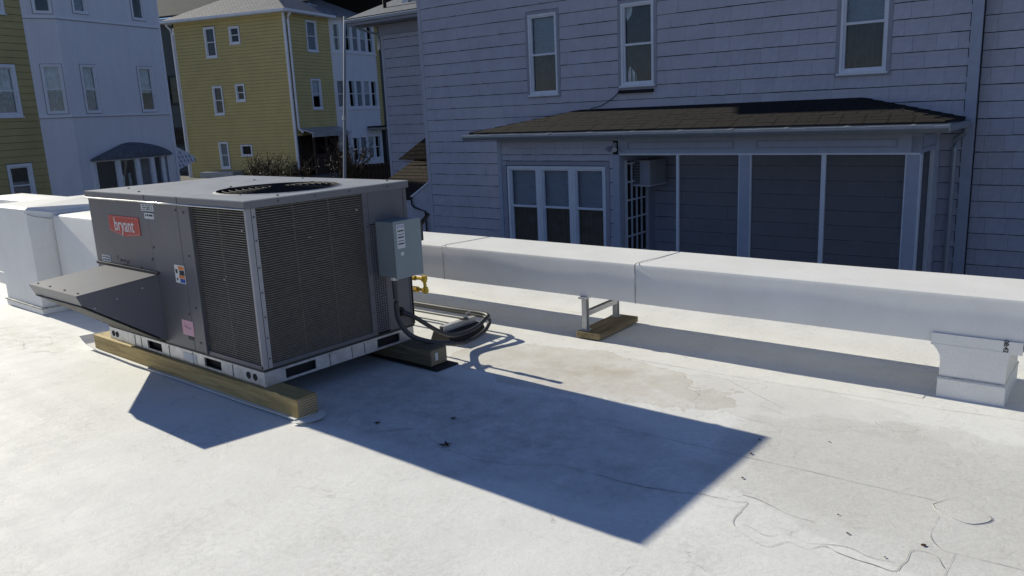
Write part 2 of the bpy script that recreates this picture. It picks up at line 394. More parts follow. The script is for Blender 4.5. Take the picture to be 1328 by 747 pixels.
def ribbon(name, P, w0, mat='seam', parent=roof, lift=.0022, n=14, jit=.003):
    w = w0*.36; P = spline([(p[0], p[1], 0) for p in P], n); m = MB()
    for k, p in enumerate(P):
        t = (P[min(k+1, len(P)-1)]-P[max(k-1, 0)]).normalized(); q = Vector((-t.y, t.x, 0))
        ww = w*min(1.5, max(.22, .75+1.0*noise.noise(Vector((p.x*7.3, p.y*7.3, 1.3+len(P)*.17)))))
        p = p+q*jit*noise.noise(Vector((p.x*14, p.y*14, 5)))
        for s in (-1, 1):
            e = p+q*s*ww/2; m.raw([(e.x, e.y, rz(e.x, e.y)+lift)])
        e = p; m.raw([(e.x, e.y, rz(e.x, e.y)+lift+ww*.35)])
    for k in range(len(P)-1):
        a = 3*k; b = a+3; m.f += [(a, b, b+2, a+2), (a+2, b+2, b+1, a+1)]
    return m.build(name, mat, parent, smooth=True)
def patch(P, parent=roof, lift=.003, th=.0022, n=5, edge=True):
    Q = spline(list(P)+[P[0]], n)[:-1] if n > 1 else [Vector(p) for p in P]
    c = sum(Q, Vector((0, 0, 0)))/len(Q); m = MB()
    for r, dz in ((.5, th), (.992, th), (1.0, 0)):
        m.raw([(c.x+(q.x-c.x)*r, c.y+(q.y-c.y)*r, rz(c.x+(q.x-c.x)*r, c.y+(q.y-c.y)*r)+dz+(lift-.003 if dz else -.002)) for q in Q])
    k = len(Q); i = m.raw([(c.x, c.y, rz(c.x, c.y)+th)])
    for j in range(k):
        m.f += [(i, j, (j+1) % k), (j, k+j, k+(j+1) % k, (j+1) % k), (k+j, 2*k+j, 2*k+(j+1) % k, k+(j+1) % k)]
    m.build('membrane_patch', 'roof', parent)
    if edge: ribbon('patch_edge', [(q.x, q.y) for q in Q]+[(Q[0].x, Q[0].y)], .0055, n=2, lift=.003)
# seams, patch outlines and the wrinkled lap edges
ribbon('roof_seam', [(-1.95, 3.2), (-1.5, 3.225), (-1.142, 3.24), (-.613, 3.263)], .0055)
patch([(-.617, 3.223, 0), (-.551, 3.331, 0), (-.483, 3.292, 0), (-.415, 3.222, 0), (-.457, 3.147, 0), (-.514, 3.141, 0), (-.584, 3.173, 0)])
ribbon('roof_seam', [(-.575, 3.133), (-.571, 2.979), (-.521, 2.9), (-.472, 2.891), (-.268, 2.908), (.4, 2.95), (1.5, 3.0)], .006)
ribbon('roof_seam', [(-.472, 2.891), (-.471, 2.718), (-.47, 2.2), (-.46, 1.2)], .007)
ribbon('lap_edge', [(-1.95, 2.69), (-1.6, 2.72), (-1.388, 2.79), (-1.25, 2.81), (-1.205, 2.826), (-1.19, 2.667), (-1.081, 2.576), (-1.01, 2.564), (-.969, 2.634), (-.897, 2.623), (-.846, 2.68), (-.761, 2.66), (-.661, 2.655), (-.601, 2.67), (-.591, 2.82), (-.532, 2.843), (-.482, 2.773)], .009, jit=.012)
ribbon('lap_edge', [(-1.15, 2.66), (-1.05, 2.63), (-.99, 2.68), (-.9, 2.67), (-.8, 2.72), (-.7, 2.70), (-.62, 2.715)], .006, jit=.012)
ribbon('wrinkle', [(-1.252, 2.884), (-1.169, 2.877), (-1.04, 2.831), (-.943, 2.829)], .008)
ribbon('roof_seam', [(-2.6, 4.2), (-1.681, 4.237), (-.847, 4.305), (-.464, 4.349), (.6, 4.37)], .006)
ribbon('wrinkle', [(-1.902, 4.146), (-1.707, 4.032), (-1.461, 3.888)], .005)
ribbon('wrinkle', [(-1.668, 3.671), (-1.55, 3.66), (-1.435, 3.633)], .006, jit=.02)
ribbon('wrinkle', [(-3.25, 2.46), (-3.073, 2.449), (-2.901, 2.6), (-2.6, 2.52), (-2.312, 2.529), (-2.16, 2.606), (-2.051, 2.67), (-1.851, 2.7), (-1.675, 2.703), (-1.489, 2.766)], .007, jit=.02)
ribbon('roof_seam', [(-2.95, 3.2), (-2.4, 3.21), (-1.95, 3.2)], .004)
ribbon('roof_seam', [(-4.3, 4.98), (-3.5, 5.0), (-2.9, 4.86), (-2.3, 4.93)], .005)
ribbon('wrinkle', [(-7.3, 1.95), (-6.8, 2.1), (-6.5, 2.02), (-6.2, 2.14)], .008, jit=.03)
ribbon('wrinkle', [(-7.0, 2.2), (-6.7, 2.28), (-6.45, 2.18)], .006, jit=.03)
patch([(-1.16, 4.42, 0), (-.93, 4.42, 0), (-.93, 4.78, 0), (-1.12, 4.8, 0)], n=1, edge=False)
patch([(-3.60, 3.30, 0), (-3.42, 3.28, 0), (-3.38, 3.42, 0), (-3.44, 3.56, 0), (-3.6, 3.6, 0), (-3.72, 3.45, 0)])

# ------------------------------------------------------------------ rooftop unit
XB, YB, L, W, ZB, ZT = -3.837, 2.352, 1.943, 1.165, .1215, 1.172
unit = empty('rooftop_unit', (XB, YB, 0), 0, 'large grey packaged rooftop air conditioner with red logo and coil guards', 'air conditioner')
FF = Face(0, 0, 0)                     # front face u = -L..0
FS = Face(0, 0, math.pi/2)             # right end face u = 0..W, outward +x
ZB2, ZL = .222, 1.128                  # body bottom, underside of the lid
# base rail
br = MB()
b = .006
def rail(F, u0, u1, slots, holes):
    zr0, zr1 = ZB, .206
    for (a, c, z0, z1) in minus(u0, u1, zr0, zr1, [(s[0], s[1], zr0+.014, zr1-.014) for s in slots]): br.F = F; br.box(a, c, -.012, -.001, z0, z1)
rail(FF, -L+.012, -.012, [(-1.372, -1.178), (-.646, -.456)], [])
rail(FS, .012, W-.02, [(.139, .351), (.828, 1.02)], [])
br.F = F0
br.box(-L+.012, -.012, -W+.02, -W+.032, ZB, .206); br.box(-L+.01, -L+.021, -.013, -W+.034, ZB, .206)
br.box(-L+.012, -.012, -.03, -.013, .196, .206); br.box(-.03, -.013, -.03, -W+.034, .196, .2055)
br.box(-.012, .002, .002, -.012, ZB, .207)
rl = br.build('base_rail', 'galv', unit)
k = MB()
k.box(-L+.03, -.03, -.035, -W+.04, ZB+.004, .19); k.build('rail_core', 'black', rl)
def disc(F, u, o, z, r, th=.002, n=14):
    m = MB(F); P = [(u+r*math.cos(2*math.pi*q/n), o, z+r*math.sin(2*math.pi*q/n)) for q in range(n)]; return m.slab(P, (0, th, 0))
for u in (-1.874, -1.817, -.165, -.098): disc(FF, u, 0, .164, .021).build('lifting_hole', 'black', rl)
for u in (-1.55, -1.46, -1.08, -.78, -.33): MB(FF).box(u, u+.003, -.001, .0015, .126, .2).build('rail_joint', 'ink', rl)
for u in (.45, .62, .72): MB(FS).box(u, u+.003, -.001, .0015, .126, .2).build('rail_joint', 'ink', rl)
MB(FF).box(-.90, -.74, -.001, .001, .140, .188).build('rail_sticker', 'sticker', rl)
MB().box(-L+.004, -.004, -.004, -W+.004, .206, ZB2).build('gasket', 'gasket', unit)
# body panels of the front face
def panel(F, name, u0, u1, z0, z1, o=.0, mat='unitpaint', th=.02): return MB(F).box(u0+.0015, u1-.0015, o-th, o, z0, z1).build(name, mat, unit, bevel=.002)
panel(FF, 'front_panel', -L, -1.11, ZB2, ZL)
panel(FF, 'access_panel', -1.11, -.734, ZB2, ZL, .001)
panel(FF, 'coil_post', -.734, -.577, ZB2, ZL, .0005)
MB(FF).box(-.60, -.577, 0, .012, ZB2, ZL-.01).build('guard_edge', 'unitpaint', unit, bevel=.003)
MB(FF).box(-.577, 0, -.02, .002, ZB2, .245).build('sill_panel', 'unitpaint', unit)
cp = MB(); cp.box(-.017, .002, .002, -.06, ZB2, ZL); cp.build('corner_post', 'postpaint', unit, bevel=.003)
MB(FS).box(.03, .033, .002, .0032, ZB2, ZL).build('post_seam', 'ink', unit)
MB(FS).box(.06, .80, -.02, .002, ZB2, .245).build('sill_panel', 'unitpaint', unit)
panel(FS, 'coil_post', .80, .842, ZB2, ZL, .002)
panel(FS, 'end_panel', .842, W, .93, ZL, .0005)
panel(FS, 'end_panel', .945, W, ZB2, .93, .0)
MB(FS).box(W-.03, W-.02, 0, .004, ZB2, ZL).build('panel_flange', 'unitpaint', unit)
MB(FS).box(.842, .945, -.03, -.02, ZB2, .93).build('vent_backing', 'black', unit)
pv = MB(FS)
for q in range(6): u = .846+q*.0185; pv.box(u, u+.007, -.006, .001, .235, .925)
for q in range(42): z = .235+q*.0166; pv.box(.844, .944, -.005, .0005, z, z+.006)
pv.build('perforated_vent', 'unitpaint', unit, kind='stuff')
# back and left end, inside bulkhead
MB().box(-L, 0, -W, -W+.02, ZB2, ZL).build('back_panel', 'unitpaint', unit)
MB().box(-L+.001, -L+.02, -.021, -W+.021, ZB2, ZL).build('left_end_panel', 'unittop', unit)
# coils: dark core with a guard of close horizontal slats
def coil(F, u0, u1, z0, z1, nv):
    c = MB(F).box(u0, u1, -.06, -.028, z0, z1).build('coil', 'fincore', unit)
    m = MB(F); n = 66
    for q in range(n):
        z = z0+(z1-z0)*(q+.5)/n; h = .0036
        m.hexa([(u0, -.024, z+.001), (u1, -.024, z+.001), (u1, -.008, z-h), (u0, -.008, z-h), (u0, -.024, z+h+.001), (u1, -.024, z+h+.001), (u1, -.008, z), (u0, -.008, z)])
    for q in range(1, nv): u = u0+(u1-u0)*q/nv; m.box(u-.0006, u+.0006, -.026, -.009, z0, z1)
    m.build('coil_guard', 'fin', c, kind='stuff')
    for q in range(5):
        uu = random.uniform(u0+.05, u1-.05); zz = random.uniform(z0+.05, z1-.1); w = random.uniform(.006, .02)
        MB(F).box(uu, uu+w, -.008, -.0065, zz, zz+random.uniform(.003, .014)).build('bent_fin', 'galvdull', c)
coil(FF, -.577, -.017, .245, ZL, 2)
coil(FS, .06, .80, .245, ZL, 3)
# lid with fan opening
CXF, CYF, RF = -.463, .535, .37; NF = 64
lid = MB(); rx0, rx1, ry0, ry1 = -L-.012, .012, -.012, W+.012
angs = sorted([2*math.pi*q/NF for q in range(NF)]+[math.atan2(y-CYF, x-CXF) % (2*math.pi) for x in (rx0, rx1) for y in (ry0, ry1)])
outer = []
for a in angs:
    dx, dy = math.cos(a), math.sin(a); t = 1e9
    if dx > 1e-9: t = min(t, (rx1-CXF)/dx)
    if dx < -1e-9: t = min(t, (rx0-CXF)/dx)
    if dy > 1e-9: t = min(t, (ry1-CYF)/dy)
    if dy < -1e-9: t = min(t, (ry0-CYF)/dy)
    outer.append((CXF+dx*t, CYF+dy*t))
NA = len(angs)
def lring(P, z): return lid.raw([(x, y, z) for x, y in P])
inner = [(CXF+RF*math.cos(a), CYF+RF*math.sin(a)) for a in angs]; inner2 = [(CXF+(RF+.02)*math.cos(a), CYF+(RF+.02)*math.sin(a)) for a in angs]
ra = lring(outer, ZL); rb = lring(outer, ZT); rc = lring(inner2, ZT+.001); rd = lring(inner, ZT+.007); re = lring(inner, ZT-.12)
for A, B in ((ra, rb), (rb, rc), (rc, rd)):
    for q in range(NA): lid.f.append((A+q, A+(q+1) % NA, B+(q+1) % NA, B+q))
lid_o = lid.build('lid', 'unittop', unit)
cl = MB(); c1 = cl.raw([(x, y, ZT+.0068) for x, y in inner]); c2 = cl.raw([(x, y, ZT-.3) for x, y in inner])
for q in range(NA): cl.f.append((c1+q, c1+(q+1) % NA, c2+(q+1) % NA, c2+q))
cl.build('fan_collar', 'gasket', lid_o)
MB(FF).box(-L-.012, .012, .012, .0135, ZL, ZT-.006).build('lid_edge', 'hoodpaint', lid_o)
MB(FS).box(-.012, W+.012, .012, .0135, ZL, ZT-.006).build('lid_edge', 'hoodpaint', lid_o)
MB(FF).tube([(-L-.012, .015, ZL-.001), (.012, .015, ZL-.001)], .0055, 10).build('drip_lip', 'lip', lid_o, smooth=True)
MB(FF).box(-1.104, -1.099, .0135, .015, ZL, ZT).build('lid_seam', 'ink', lid_o)
MB(FF).box(-.70, -.696, .0135, .015, ZL, ZT).build('lid_seam', 'ink', lid_o)
m = MB(); m.box(CXF-RF-.05, CXF+RF+.05, -(CYF-RF-.03), -(CYF+RF+.03), ZT-.5, ZT-.49); m.build('fan_well', 'black', unit)
fan = MB().tube([(CXF, -CYF, ZT-.30), (CXF, -CYF, ZT-.18)], .09, 18).build('fan_motor', 'black', unit)
for q in range(4):
    a = q*math.pi/2+.4; m = MB(); P = []
    for (r, da, z) in ((.09, -.3, .0), (.34, -.42, -.02), (.345, .25, .06), (.09, .3, .05)): P.append((CXF+r*math.cos(a+da), -(CYF+r*math.sin(a+da)), ZT-.27+z))
    m.slab(P, (0, 0, .004)).build('fan_blade', 'gasket', unit)
gr = MB()
for q in range(9):
    r = .06+q*.039
    P = [(CXF+r*math.cos(2*math.pi*j/40), -(CYF+r*math.sin(2*math.pi*j/40)), ZT+.006+.010*(1-(r/.38)**2)) for j in range(41)]; gr.tube(P, .0014, 4, cap=False)
for q in range(4):
    a = q*math.pi/2+.35; gr.tube([(CXF+.05*math.cos(a), -(CYF+.05*math.sin(a)), ZT+.018), (CXF+.385*math.cos(a), -(CYF+.385*math.sin(a)), ZT+.008)], .0016, 4)
gr.build('fan_grille', 'rubber', unit)
for (x, y) in ((-1.75, .2), (-1.35, .08), (-1.3, .9), (-.95, .5), (-1.0, 1.1), (-.1, 1.1), (-.06, .25)):
    MB().tube([(x, -y, ZT), (x, -y, ZT+.006)], .008, 6).build('screw', 'screw', lid_o)
# screws on faces
for (u, z) in ((-1.09, 1.09), (-1.09, .84), (-1.09, .62), (-1.09, .42), (-.75, 1.09), (-.75, .7), (-.75, .45), (-.66, 1.08), (-.66, .82), (-.66, .5), (-.66, .28), (-1.3, .69), (-1.13, .76), (-1.13, .52), (-1.13, .36)):
    disc(FF, u, .001, z, .007, .004, 7).build('screw', 'screw', unit)
for z in (1.08, .95, .80, .66, .52, .40, .28): disc(FS, .045, .002, z, .006, .003, 6).build('screw', 'screw', unit); disc(FS, .82, .002, z-.03, .006, .003, 6).build('screw', 'screw', unit)
for (u, z) in ((.2, ZT-.02), (.45, ZT-.02), (.7, ZT-.02), (1.0, ZT-.02), (W-.02, .9), (W-.02, .5)): disc(FS, u, .0135 if z > 1.1 else .004, z, .006, .003, 6).build('screw', 'screw', unit)
# logo and stickers
lg = MB(FF).slab([(-1.665, .0005, 1.02), (-1.235, .0005, 1.02), (-1.235, .0005, .903), (-1.42, .0005, .887), (-1.48, .0005, .887), (-1.665, .0005, .915)], (0, .003, 0)).build('logo_plate', 'red', unit)
lr = MB(FF)
for P in (((-1.655, 1.012), (-1.245, 1.012)), ((-1.245, 1.012), (-1.245, .91)), ((-1.245, .91), (-1.43, .895)), ((-1.48, .895), (-1.655, .921)), ((-1.655, .921), (-1.655, 1.012))):
    (a, c), (d, e) = P; n_ = 9
    for q in range(n_):
        t0, t1 = q/n_, (q+.6)/n_
        x0, x1 = sorted((a+(d-a)*t0, a+(d-a)*t1)); z0, z1 = sorted((c+(e-c)*t0, c+(e-c)*t1))
        lr.box(x0-.0008, x1+.0008, .0034, .0042, z0-.0008, z1+.0008)
lr.build('logo_border', 'sticker', lg)
text_mesh('logo_letters', 'bryant', .125, lg, 'white', (-1.45, -.0042, .958), (math.pi/2, 0, 0), .86, .001)
def sticker(F, name, u0, u1, z0, z1, mat, lines, o=.0012, side=None, inkmat='ink', wob=.15):
    s = MB(F).box(u0, u1, o-.001, o+.0006, z0, z1).build(name, mat, unit)
    m = MB(F); n = lines
    for q in range(n):
        zz = z1-(z1-z0)*(q+.7)/(n+.5); h = (z1-z0)/(n+.5)*.42; u = u0+(u1-u0)*.1
        while u < u1-(u1-u0)*.12:
            w = random.uniform(.12, .4)*(u1-u0); m.box(u, min(u+w, u1-(u1-u0)*.08), o+.0006, o+.001, zz-h/2, zz+h/2); u += w+(u1-u0)*.06
    if lines: m.build('print', inkmat, s)
    return s
sticker(FF, 'rating_label', -1.18, -1.02, 1.068, 1.112, 'sticker', 3)
sticker(FF, 'rating_label', -1.15, -1.03, 1.02, 1.062, 'sticker', 1)
MB(FF).box(-1.155, -1.025, .0018, .0022, 1.058, 1.066).build('label_stripe', 'ink', unit)
sticker(FF, 'small_label', -1.86, -1.73, .69, .735, 'sticker', 2)
w_ = sticker(FF, 'warning_label', -.855, -.735, .64, .752, 'white', 0, .0025)
for (u0, u1, z0, z1, mt) in ((-.81, -.74, .725, .746, 'orange'), (-.80, -.74, .69, .722, 'ink'), (-.81, -.74, .672, .688, 'orange'), (-.80, -.74, .644, .669, 'blue'), (-.845, -.82, .70, .725, 'ink'), (-.84, -.825, .655, .67, 'ink')):
    MB(FF).box(u0, u1, .0032, .0038, z0, z1).build('warning_print', mt, w_)
pk = sticker(FF, 'pink_tag', -.855, -.72, .31, .405, 'pink', 0, .0025)
m = MB(FF)
for P in ([(-.82, .385), (-.835, .365), (-.80, .36), (-.81, .375)], [(-.79, .378), (-.80, .352), (-.785, .357), (-.77, .365), (-.765, .35), (-.745, .365)]): m.tube([(a, .0034, c) for a, c in P], .0014, 4)
m.build('handwriting', 'ink', pk)
MB(FF).box(-.80, -.74, .0015, .003, .284, .305).build('nameplate', 'ink', unit)
m = MB(FF)
for (u, z, w, h) in ((-1.62, .735, .006, .03), (-1.585, .718, .02, .016), (-1.555, .716, .006, .02), (-1.53, .72, .022, .014), (-1.49, .71, .02, .02), (-1.46, .722, .008, .008), (-1.535, .69, .018, .014), (-1.50, .688, .012, .012), (-1.47, .684, .02, .014)): m.box(u, u+w, .0003, .0011, z-h/2, z+h/2)
m.build('stencil_mark', 'ink', unit)
# outside-air hood
hx0, hx1, hy = -1.80, -1.085, -.502
H = MB(FF)
hood = H.slab([(hx0, .0, .662), (hx1, .0, .662), (hx1, .502, .622), (hx0, .502, .622)], (0, 0, .006)).build('air_hood', 'hoodpaint', unit)
MB(FF).slab([(hx0, .502, .627), (hx1, .502, .627), (hx1, .475, .562), (hx0, .475, .562)], (0, .004, 0)).build('hood_lip', 'hoodpaint', hood)
for u in (hx0, hx1-.004): MB(FF).slab([(u, .0, .660), (u, .500, .622), (u, .474, .562), (u, .0, .232)], (.004, 0, 0)).build('hood_side', 'hoodpaint', hood)
MB(FF).slab([(hx0+.01, .46, .555), (hx1-.01, .46, .555), (hx1-.01, .005, .235), (hx0+.01, .005, .235)], (0, .01, .012)).build('hood_filter', 'steel', hood)
MB(FF).box(-L+.01, -1.06, .0, .014, .668, .684).build('hood_flashing', 'gasket', hood)
m = MB(FF); m.slab([(hx0, .478, .560), (hx1, .478, .560), (hx1, .006, .228), (hx0, .006, .228)], (0, .006, -.006)); m.build('hood_frame', 'gasket', hood)
for u in (-1.74, -1.55, -1.33, -1.14): MB().tube([(u, .47, .6325), (u, .47, .636)], .007, 6).build('screw', 'screw', hood)
for t in (.2, .55, .85): disc(Face(hx1, 0, math.pi/2), -.02-.46*t, .002, .62-.3*t+.2*t, .005, .002, 6).build('screw', 'sticker', hood)
# disconnect box on the end face
dbx = MB(FS).box(.885, 1.10, .004, .165, .597, .945).build('disconnect_box', 'box', unit, bevel=.004)
MB(FS).box(.878, 1.107, .165, .178, .590, .951).build('box_door', 'box', dbx, bevel=.003)
s = sticker(FS, 'switch_label', .90, .965, .78, .93, 'sticker', 0, .1795); s.parent = dbx
text_mesh('label_text', 'E·T·N', .022, dbx, 'blue', (.1806, .932, .914), (math.pi/2, 0, math.pi/2), 1.0)
m = MB(FS)
for q in range(5): z = .885-q*.02; m.box(.908, .957, .1803, .1808, z, z+(.004 if q % 2 else .008))
m.build('label_print', 'ink', dbx)
disc(FS, .937, .178, .745, .014, .002).build('round_seal', 'sticker', dbx)
MB(FS).box(1.108, 1.132, .10, .17, .80, .93).build('switch_lever_base', 'gasket', dbx)
MB(FS).tube([(1.122, .15, .89), (1.145, .175, .93), (1.175, .185, .965)], .013, 8).build('switch_handle', 'black', dbx)
disc(Face(.09, 1.138, math.pi), 0, 0, .815, .012, .004).build('lever_screw', 'sticker', dbx)
# whip from the box into the base
P = spline([(.10, -.92, .6), (.10, -.925, .45), (.095, -.935, .32), (.12, -1.0, .2), (.18, -1.12, .13), (.24, -1.27, .09)], 8)
MB().tube(P, .017, 10).build('conduit_whip', 'conduit', unit, smooth=True)
MB().tube([(.10, -.92, .575), (.10, -.92, .60)], .03, 10).build('conduit_nut', 'galv', unit)
disc(FS, 1.04, .001, .33, .03, .012).build('cable_gland', 'black', unit)

# ------------------------------------------------------------------ beams, pads
def beam(name, x0, x1, y0, y1, z1, mat, label):
    t = empty(name, ((x0+x1)/2, (y0+y1)/2, 0), 0, label, 'beam'); hw = (x1-x0)/2; hd = (y1-y0)/2
    MB().box(-hw, hw-.004, -hd, hd, .012, z1).build('timber', mat, t, bevel=.006)
    MB().box(hw-.0045, hw, -hd+.005, hd-.005, .018, z1-.006).build('end_grain', 'endgrain', t); return t
beam('support_beam', -5.995, -3.512, 2.326, 2.462, ZB-.001, 'lumber', 'long golden timber beam under the logo side of the rooftop unit')
t = beam('support_beam', -5.95, -3.535, 3.352, 3.497, ZB-.001, 'lumberold', 'dark weathered timber beam under the far side of the unit, tag on end')
MB().box(1.2077, 1.2092, .012, .036, .045, .095).build('lumber_tag', 'white', t)
pd = MB(); prof = [(-6.2, .07), (-6.16, .045), (-6.1, .022), (-6.0, .009)]+[(-5.9+.17*q, .003) for q in range(15)]
for y in (2.303, 2.485):
    lf_ = .007 if y < 2.4 else 0
    pd.raw([(x, y+(.004*math.sin(x*5)+.002*math.sin(x*13)), z+lf_*(1+.3*math.sin(x*3))) for x, z in prof]); pd.raw([(x, y+(.004*math.sin(x*5)+.002*math.sin(x*13)), z+.004+lf_*(1+.3*math.sin(x*3))) for x, z in prof])
n_ = len(prof)
for q in range(n_-1):
    for A, B in ((0, 2*n_), (n_, 3*n_), (0, n_), (2*n_, 3*n_)): pd.f.append((A+q, A+q+1, B+q+1, B+q))
pd.f += [(0, n_, 3*n_, 2*n_), (n_-1, 2*n_-1, 4*n_-1, 3*n_-1)]
c0 = pd.raw([(-3.52+.10*math.cos(a), 2.385+.105*math.sin(a), .0095) for a in [math.pi/2-q*math.pi/12 for q in range(13)]])
pd.f.append(tuple(range(c0, c0+13)))
o = pd.build('slip_sheet', 'wrap', smooth=False); tag(o, 'pale membrane strip with curled end lying under the golden beam', 'roof pad')
o = MB().box(-5.98, -3.46, -3.325, -3.52, .002, .010).build('slip_sheet', 'rubber'); tag(o, 'dark rubber strip under the weathered far beam', 'roof pad')

# ------------------------------------------------------------------ conduits on the roof and their support block
cb = empty('pipe_support_block', (-3.9, 3.99, 0), 0, 'black rubber block with steel channel holding the conduits beside the unit', 'pipe support')
MB().hexa([(-.10, -.19, .004), (.10, -.19, .004), (.10, .19, .004), (-.10, .19, .004), (-.075, -.18, .075), (.075, -.18, .075), (.075, .18, .075), (-.075, .18, .075)]).build('rubber_base', 'rubber', cb)
m = MB(); m.box(-.021, .021, -.17, .17, .076, .08); m.box(-.021, -.017, -.17, .17, .08, .115); m.box(.017, .021, -.17, .17, .08, .115); m.box(-.021, .021, -.17, .17, .1155, .1185)
m.build('steel_channel', 'steel', cb)
MB().tube([(-.01, -.10, .118), (-.01, -.10, .15), (.02, -.12, .165)], .007, 6).build('pipe_clamp', 'galv', cb)
def conduit(P, r, mat, label):
    o = MB().tube(spline(P, 8), r, 10).build('electrical_conduit', mat, smooth=True); o.data.validate(); return tag(o, label, 'conduit')
# (o outward = -y in the default face)
conduit([(-3.82, -3.39, .33), (-3.78, -3.46, .285), (-3.74, -3.62, .16), (-3.72, -3.76, .095), (-3.70, -3.94, .10), (-3.72, -4.07, .13), (-3.78, -4.16, .145), (-4.1, -4.17, .14), (-4.6, -4.19, .13), (-5.6, -4.2, .12)], .015, 'conduit', 'thick grey conduit looping from unit end panel round the support block')
conduit([(-3.60, -3.62, .085), (-3.655, -3.78, .045), (-3.67, -3.94, .05), (-3.71, -4.09, .075), (-3.82, -4.215, .10), (-4.1, -4.235, .10), (-5.6, -4.25, .09)], .014, 'conduit', 'lower grey conduit lying on the roof below the thicker loop')
conduit([(-3.84, -4.03, .132), (-4.2, -4.04, .125), (-4.7, -4.05, .12), (-5.6, -4.05, .11)], .011, 'conduit2', 'thin steel conduit running straight behind the unit to the block')
gp = empty('gas_pipe', (XB-.085, 3.60, 0), 0, 'yellow gas pipe with elbows and valve behind the unit corner', 'gas pipe')
MB().tube([(-.35, 0, .50), (.105, 0, .512)], .011, 8).build('pipe', 'yellow', gp); MB().tube([(.113, 0, .505), (.118, 0, .44)], .011, 8).build('pipe', 'yellow', gp)
MB().tube([(.105, 0, .434), (-.35, 0, .425)], .011, 8).build('pipe', 'yellow', gp); MB().tube([(-.35, 0, .425), (-.35, -.02, .02)], .011, 8).build('pipe', 'yellow', gp)
for (x, z) in ((.113, .512), (.118, .434)): MB().tube([(x-.018, 0, z), (x+.012, 0, z+(.004 if z > .5 else -.004))], .019, 10).build('elbow', 'yellow', gp); MB().tube([(x, 0, z-.02), (x, 0, z+.02)], .0185, 10).build('elbow', 'yellow', gp)
MB().tube([(.0, 0, .43), (.045, 0, .432)], .021, 8).build('valve', 'yellow', gp); MB().tube([(.0, 0, .508), (.03, 0, .509)], .017, 8).build('coupling', 'yellow', gp)
MB().box(-.36, -.34, -.03, .1, .47, .485).build('bracket', 'galv', gp)

# ------------------------------------------------------------------ long white duct and its support
DA = .024
duct = empty('roof_duct', (0, 4.53, 0), DA, 'long white membrane wrapped duct running along the roof', 'duct')
def wrapbox(name, u0, u1, d0, d1, z0, z1, sag=.0026, parent=duct, nu=None, seed=0, mat='wrap', bev=.028):
    nu = nu or max(2, int((u1-u0)/.12)); m = MB()
    prof = []
    for (a, c) in ((d0, z0+bev*.3), (d0-.0, z1-bev), (d0+bev*.3, z1-bev*.3), (d0+bev, z1), (d1-bev, z1), (d1, z1-bev), (d1, z0)): prof.append((a, c))
    k_ = len(prof)
    for i in range(nu+1):
        u = u0+(u1-u0)*i/nu
        for (a, c) in prof:
            w1 = sag*noise.noise(Vector((u*1.3, c*3+seed, a*3))); w2 = sag*noise.noise(Vector((u*1.1+9, c*3, a*3+seed)))
            m.raw([(u, a+w1, c+w2*1.2)])
    for i in range(nu):
        for q in range(k_): A = i*k_+q; B = i*k_+(q+1) % k_; m.f.append((A, B, B+k_, A+k_))
    m.f.append(tuple(range(k_))); m.f.append(tuple(range(nu*k_, nu*k_+k_)))
    return m.build(name, mat, parent, smooth=False)
def sm(o, ang=30):
    for p in o.data.polygons: p.use_smooth = True
    try: o.data.set_sharp_from_angle(angle=R(ang))
    except Exception: pass
    return o
sm(wrapbox('duct_section', -7.2, -2.715, 0, .525, .283, .560))
sm(wrapbox('duct_section', -2.709, -.515, 0, .525, .283, .560, seed=3))
sm(wrapbox('duct_section', -.509, 4.5, 0, .525, .283, .560, seed=6))
for u in (-2.712, -.512, -4.45):
    m = MB()
    for s_ in (-1, 1):
        P = spline([(u+.004*s_, .002, .285), (u+.003*s_, .003, .42), (u, .004, .535), (u+.01, -.02, .562), (u+.05, -.25, .563), (u+.08, -.515, .562)], 5)
    m.tube(P, .0018, 5); m.build('lap_seam', 'seam', duct)
# riser that drops into the roof curb
rs = MB(); N = 10; rl_ = []
for i in range(N+1):
    z = .285*i/N; fl = .045*max(0, (z-.2)/.085)**2 if z > .2 else 0
    P = [(-.878-fl, .012, z), (-.578+fl*.35, .012, z), (-.578+fl*.35, -.46, z), (-.878-fl, -.46, z)]; rl_.append(rs.pts(P))
for a, c in zip(rl_, rl_[1:]):
    for q in range(4): rs.f.append((a+q, a+(q+1) % 4, c+(q+1) % 4, c+q))
riser = sm(rs.build('duct_riser', 'wrap', duct), 40)
MB().box(-.885, -.573, .018, -.466, -.01, .100).build('roof_curb', 'wrap', duct, bevel=.006)
MB().hexa([(-.888, .022, .100), (-.570, .022, .100), (-.570, -.47, .100), (-.888, -.47, .100), (-.884, .016, .109), (-.574, .016, .109), (-.574, -.465, .109), (-.884, -.465, .109)]).build('curb_lip', 'patch', duct)
MB().box(-.884, -.574, .016, .0175, .109, .113).build('curb_lip_gap', 'seam', duct)
MB().box(-.928, -.515, .006, .011, .277, .342).build('seam_flap', 'wrap', duct)
text_mesh('stencil_date', '08:42', .030, duct, 'ink', (-.588, -.0125, .316), (math.pi/2, math.pi/2, 0), 1.0, .0006)
MB().box(-.515, -.2, .0035, .0065, .318, .322).build('tape_line', 'ink', duct); MB().box(-.515, -.2, .0035, .0065, .296, .3).build('tape_line', 'seam', duct)
sp = empty('duct_support', (-3.08, 4.69, 0), R(3), 'steel H-frame duct support standing on a wooden plank', 'duct support')
MB().box(-.095, .095, -.285, .275, .004, .046).build('wood_base', 'plank', sp, bevel=.004)
for y in (-.215, .215):
    m = MB(); m.box(-.07, -.066, -y-.02, -y+.02, .046, .29); m.box(-.066, -.034, -y-.02, -y-.016, .046, .29); m.box(-.066, -.034, -y+.016, -y+.02, .046, .29)
    p_ = m.build('post', 'steel', sp); MB().box(-.09, -.02, -y-.03, -y+.03, .046, .051).build('foot_plate', 'steel', p_)
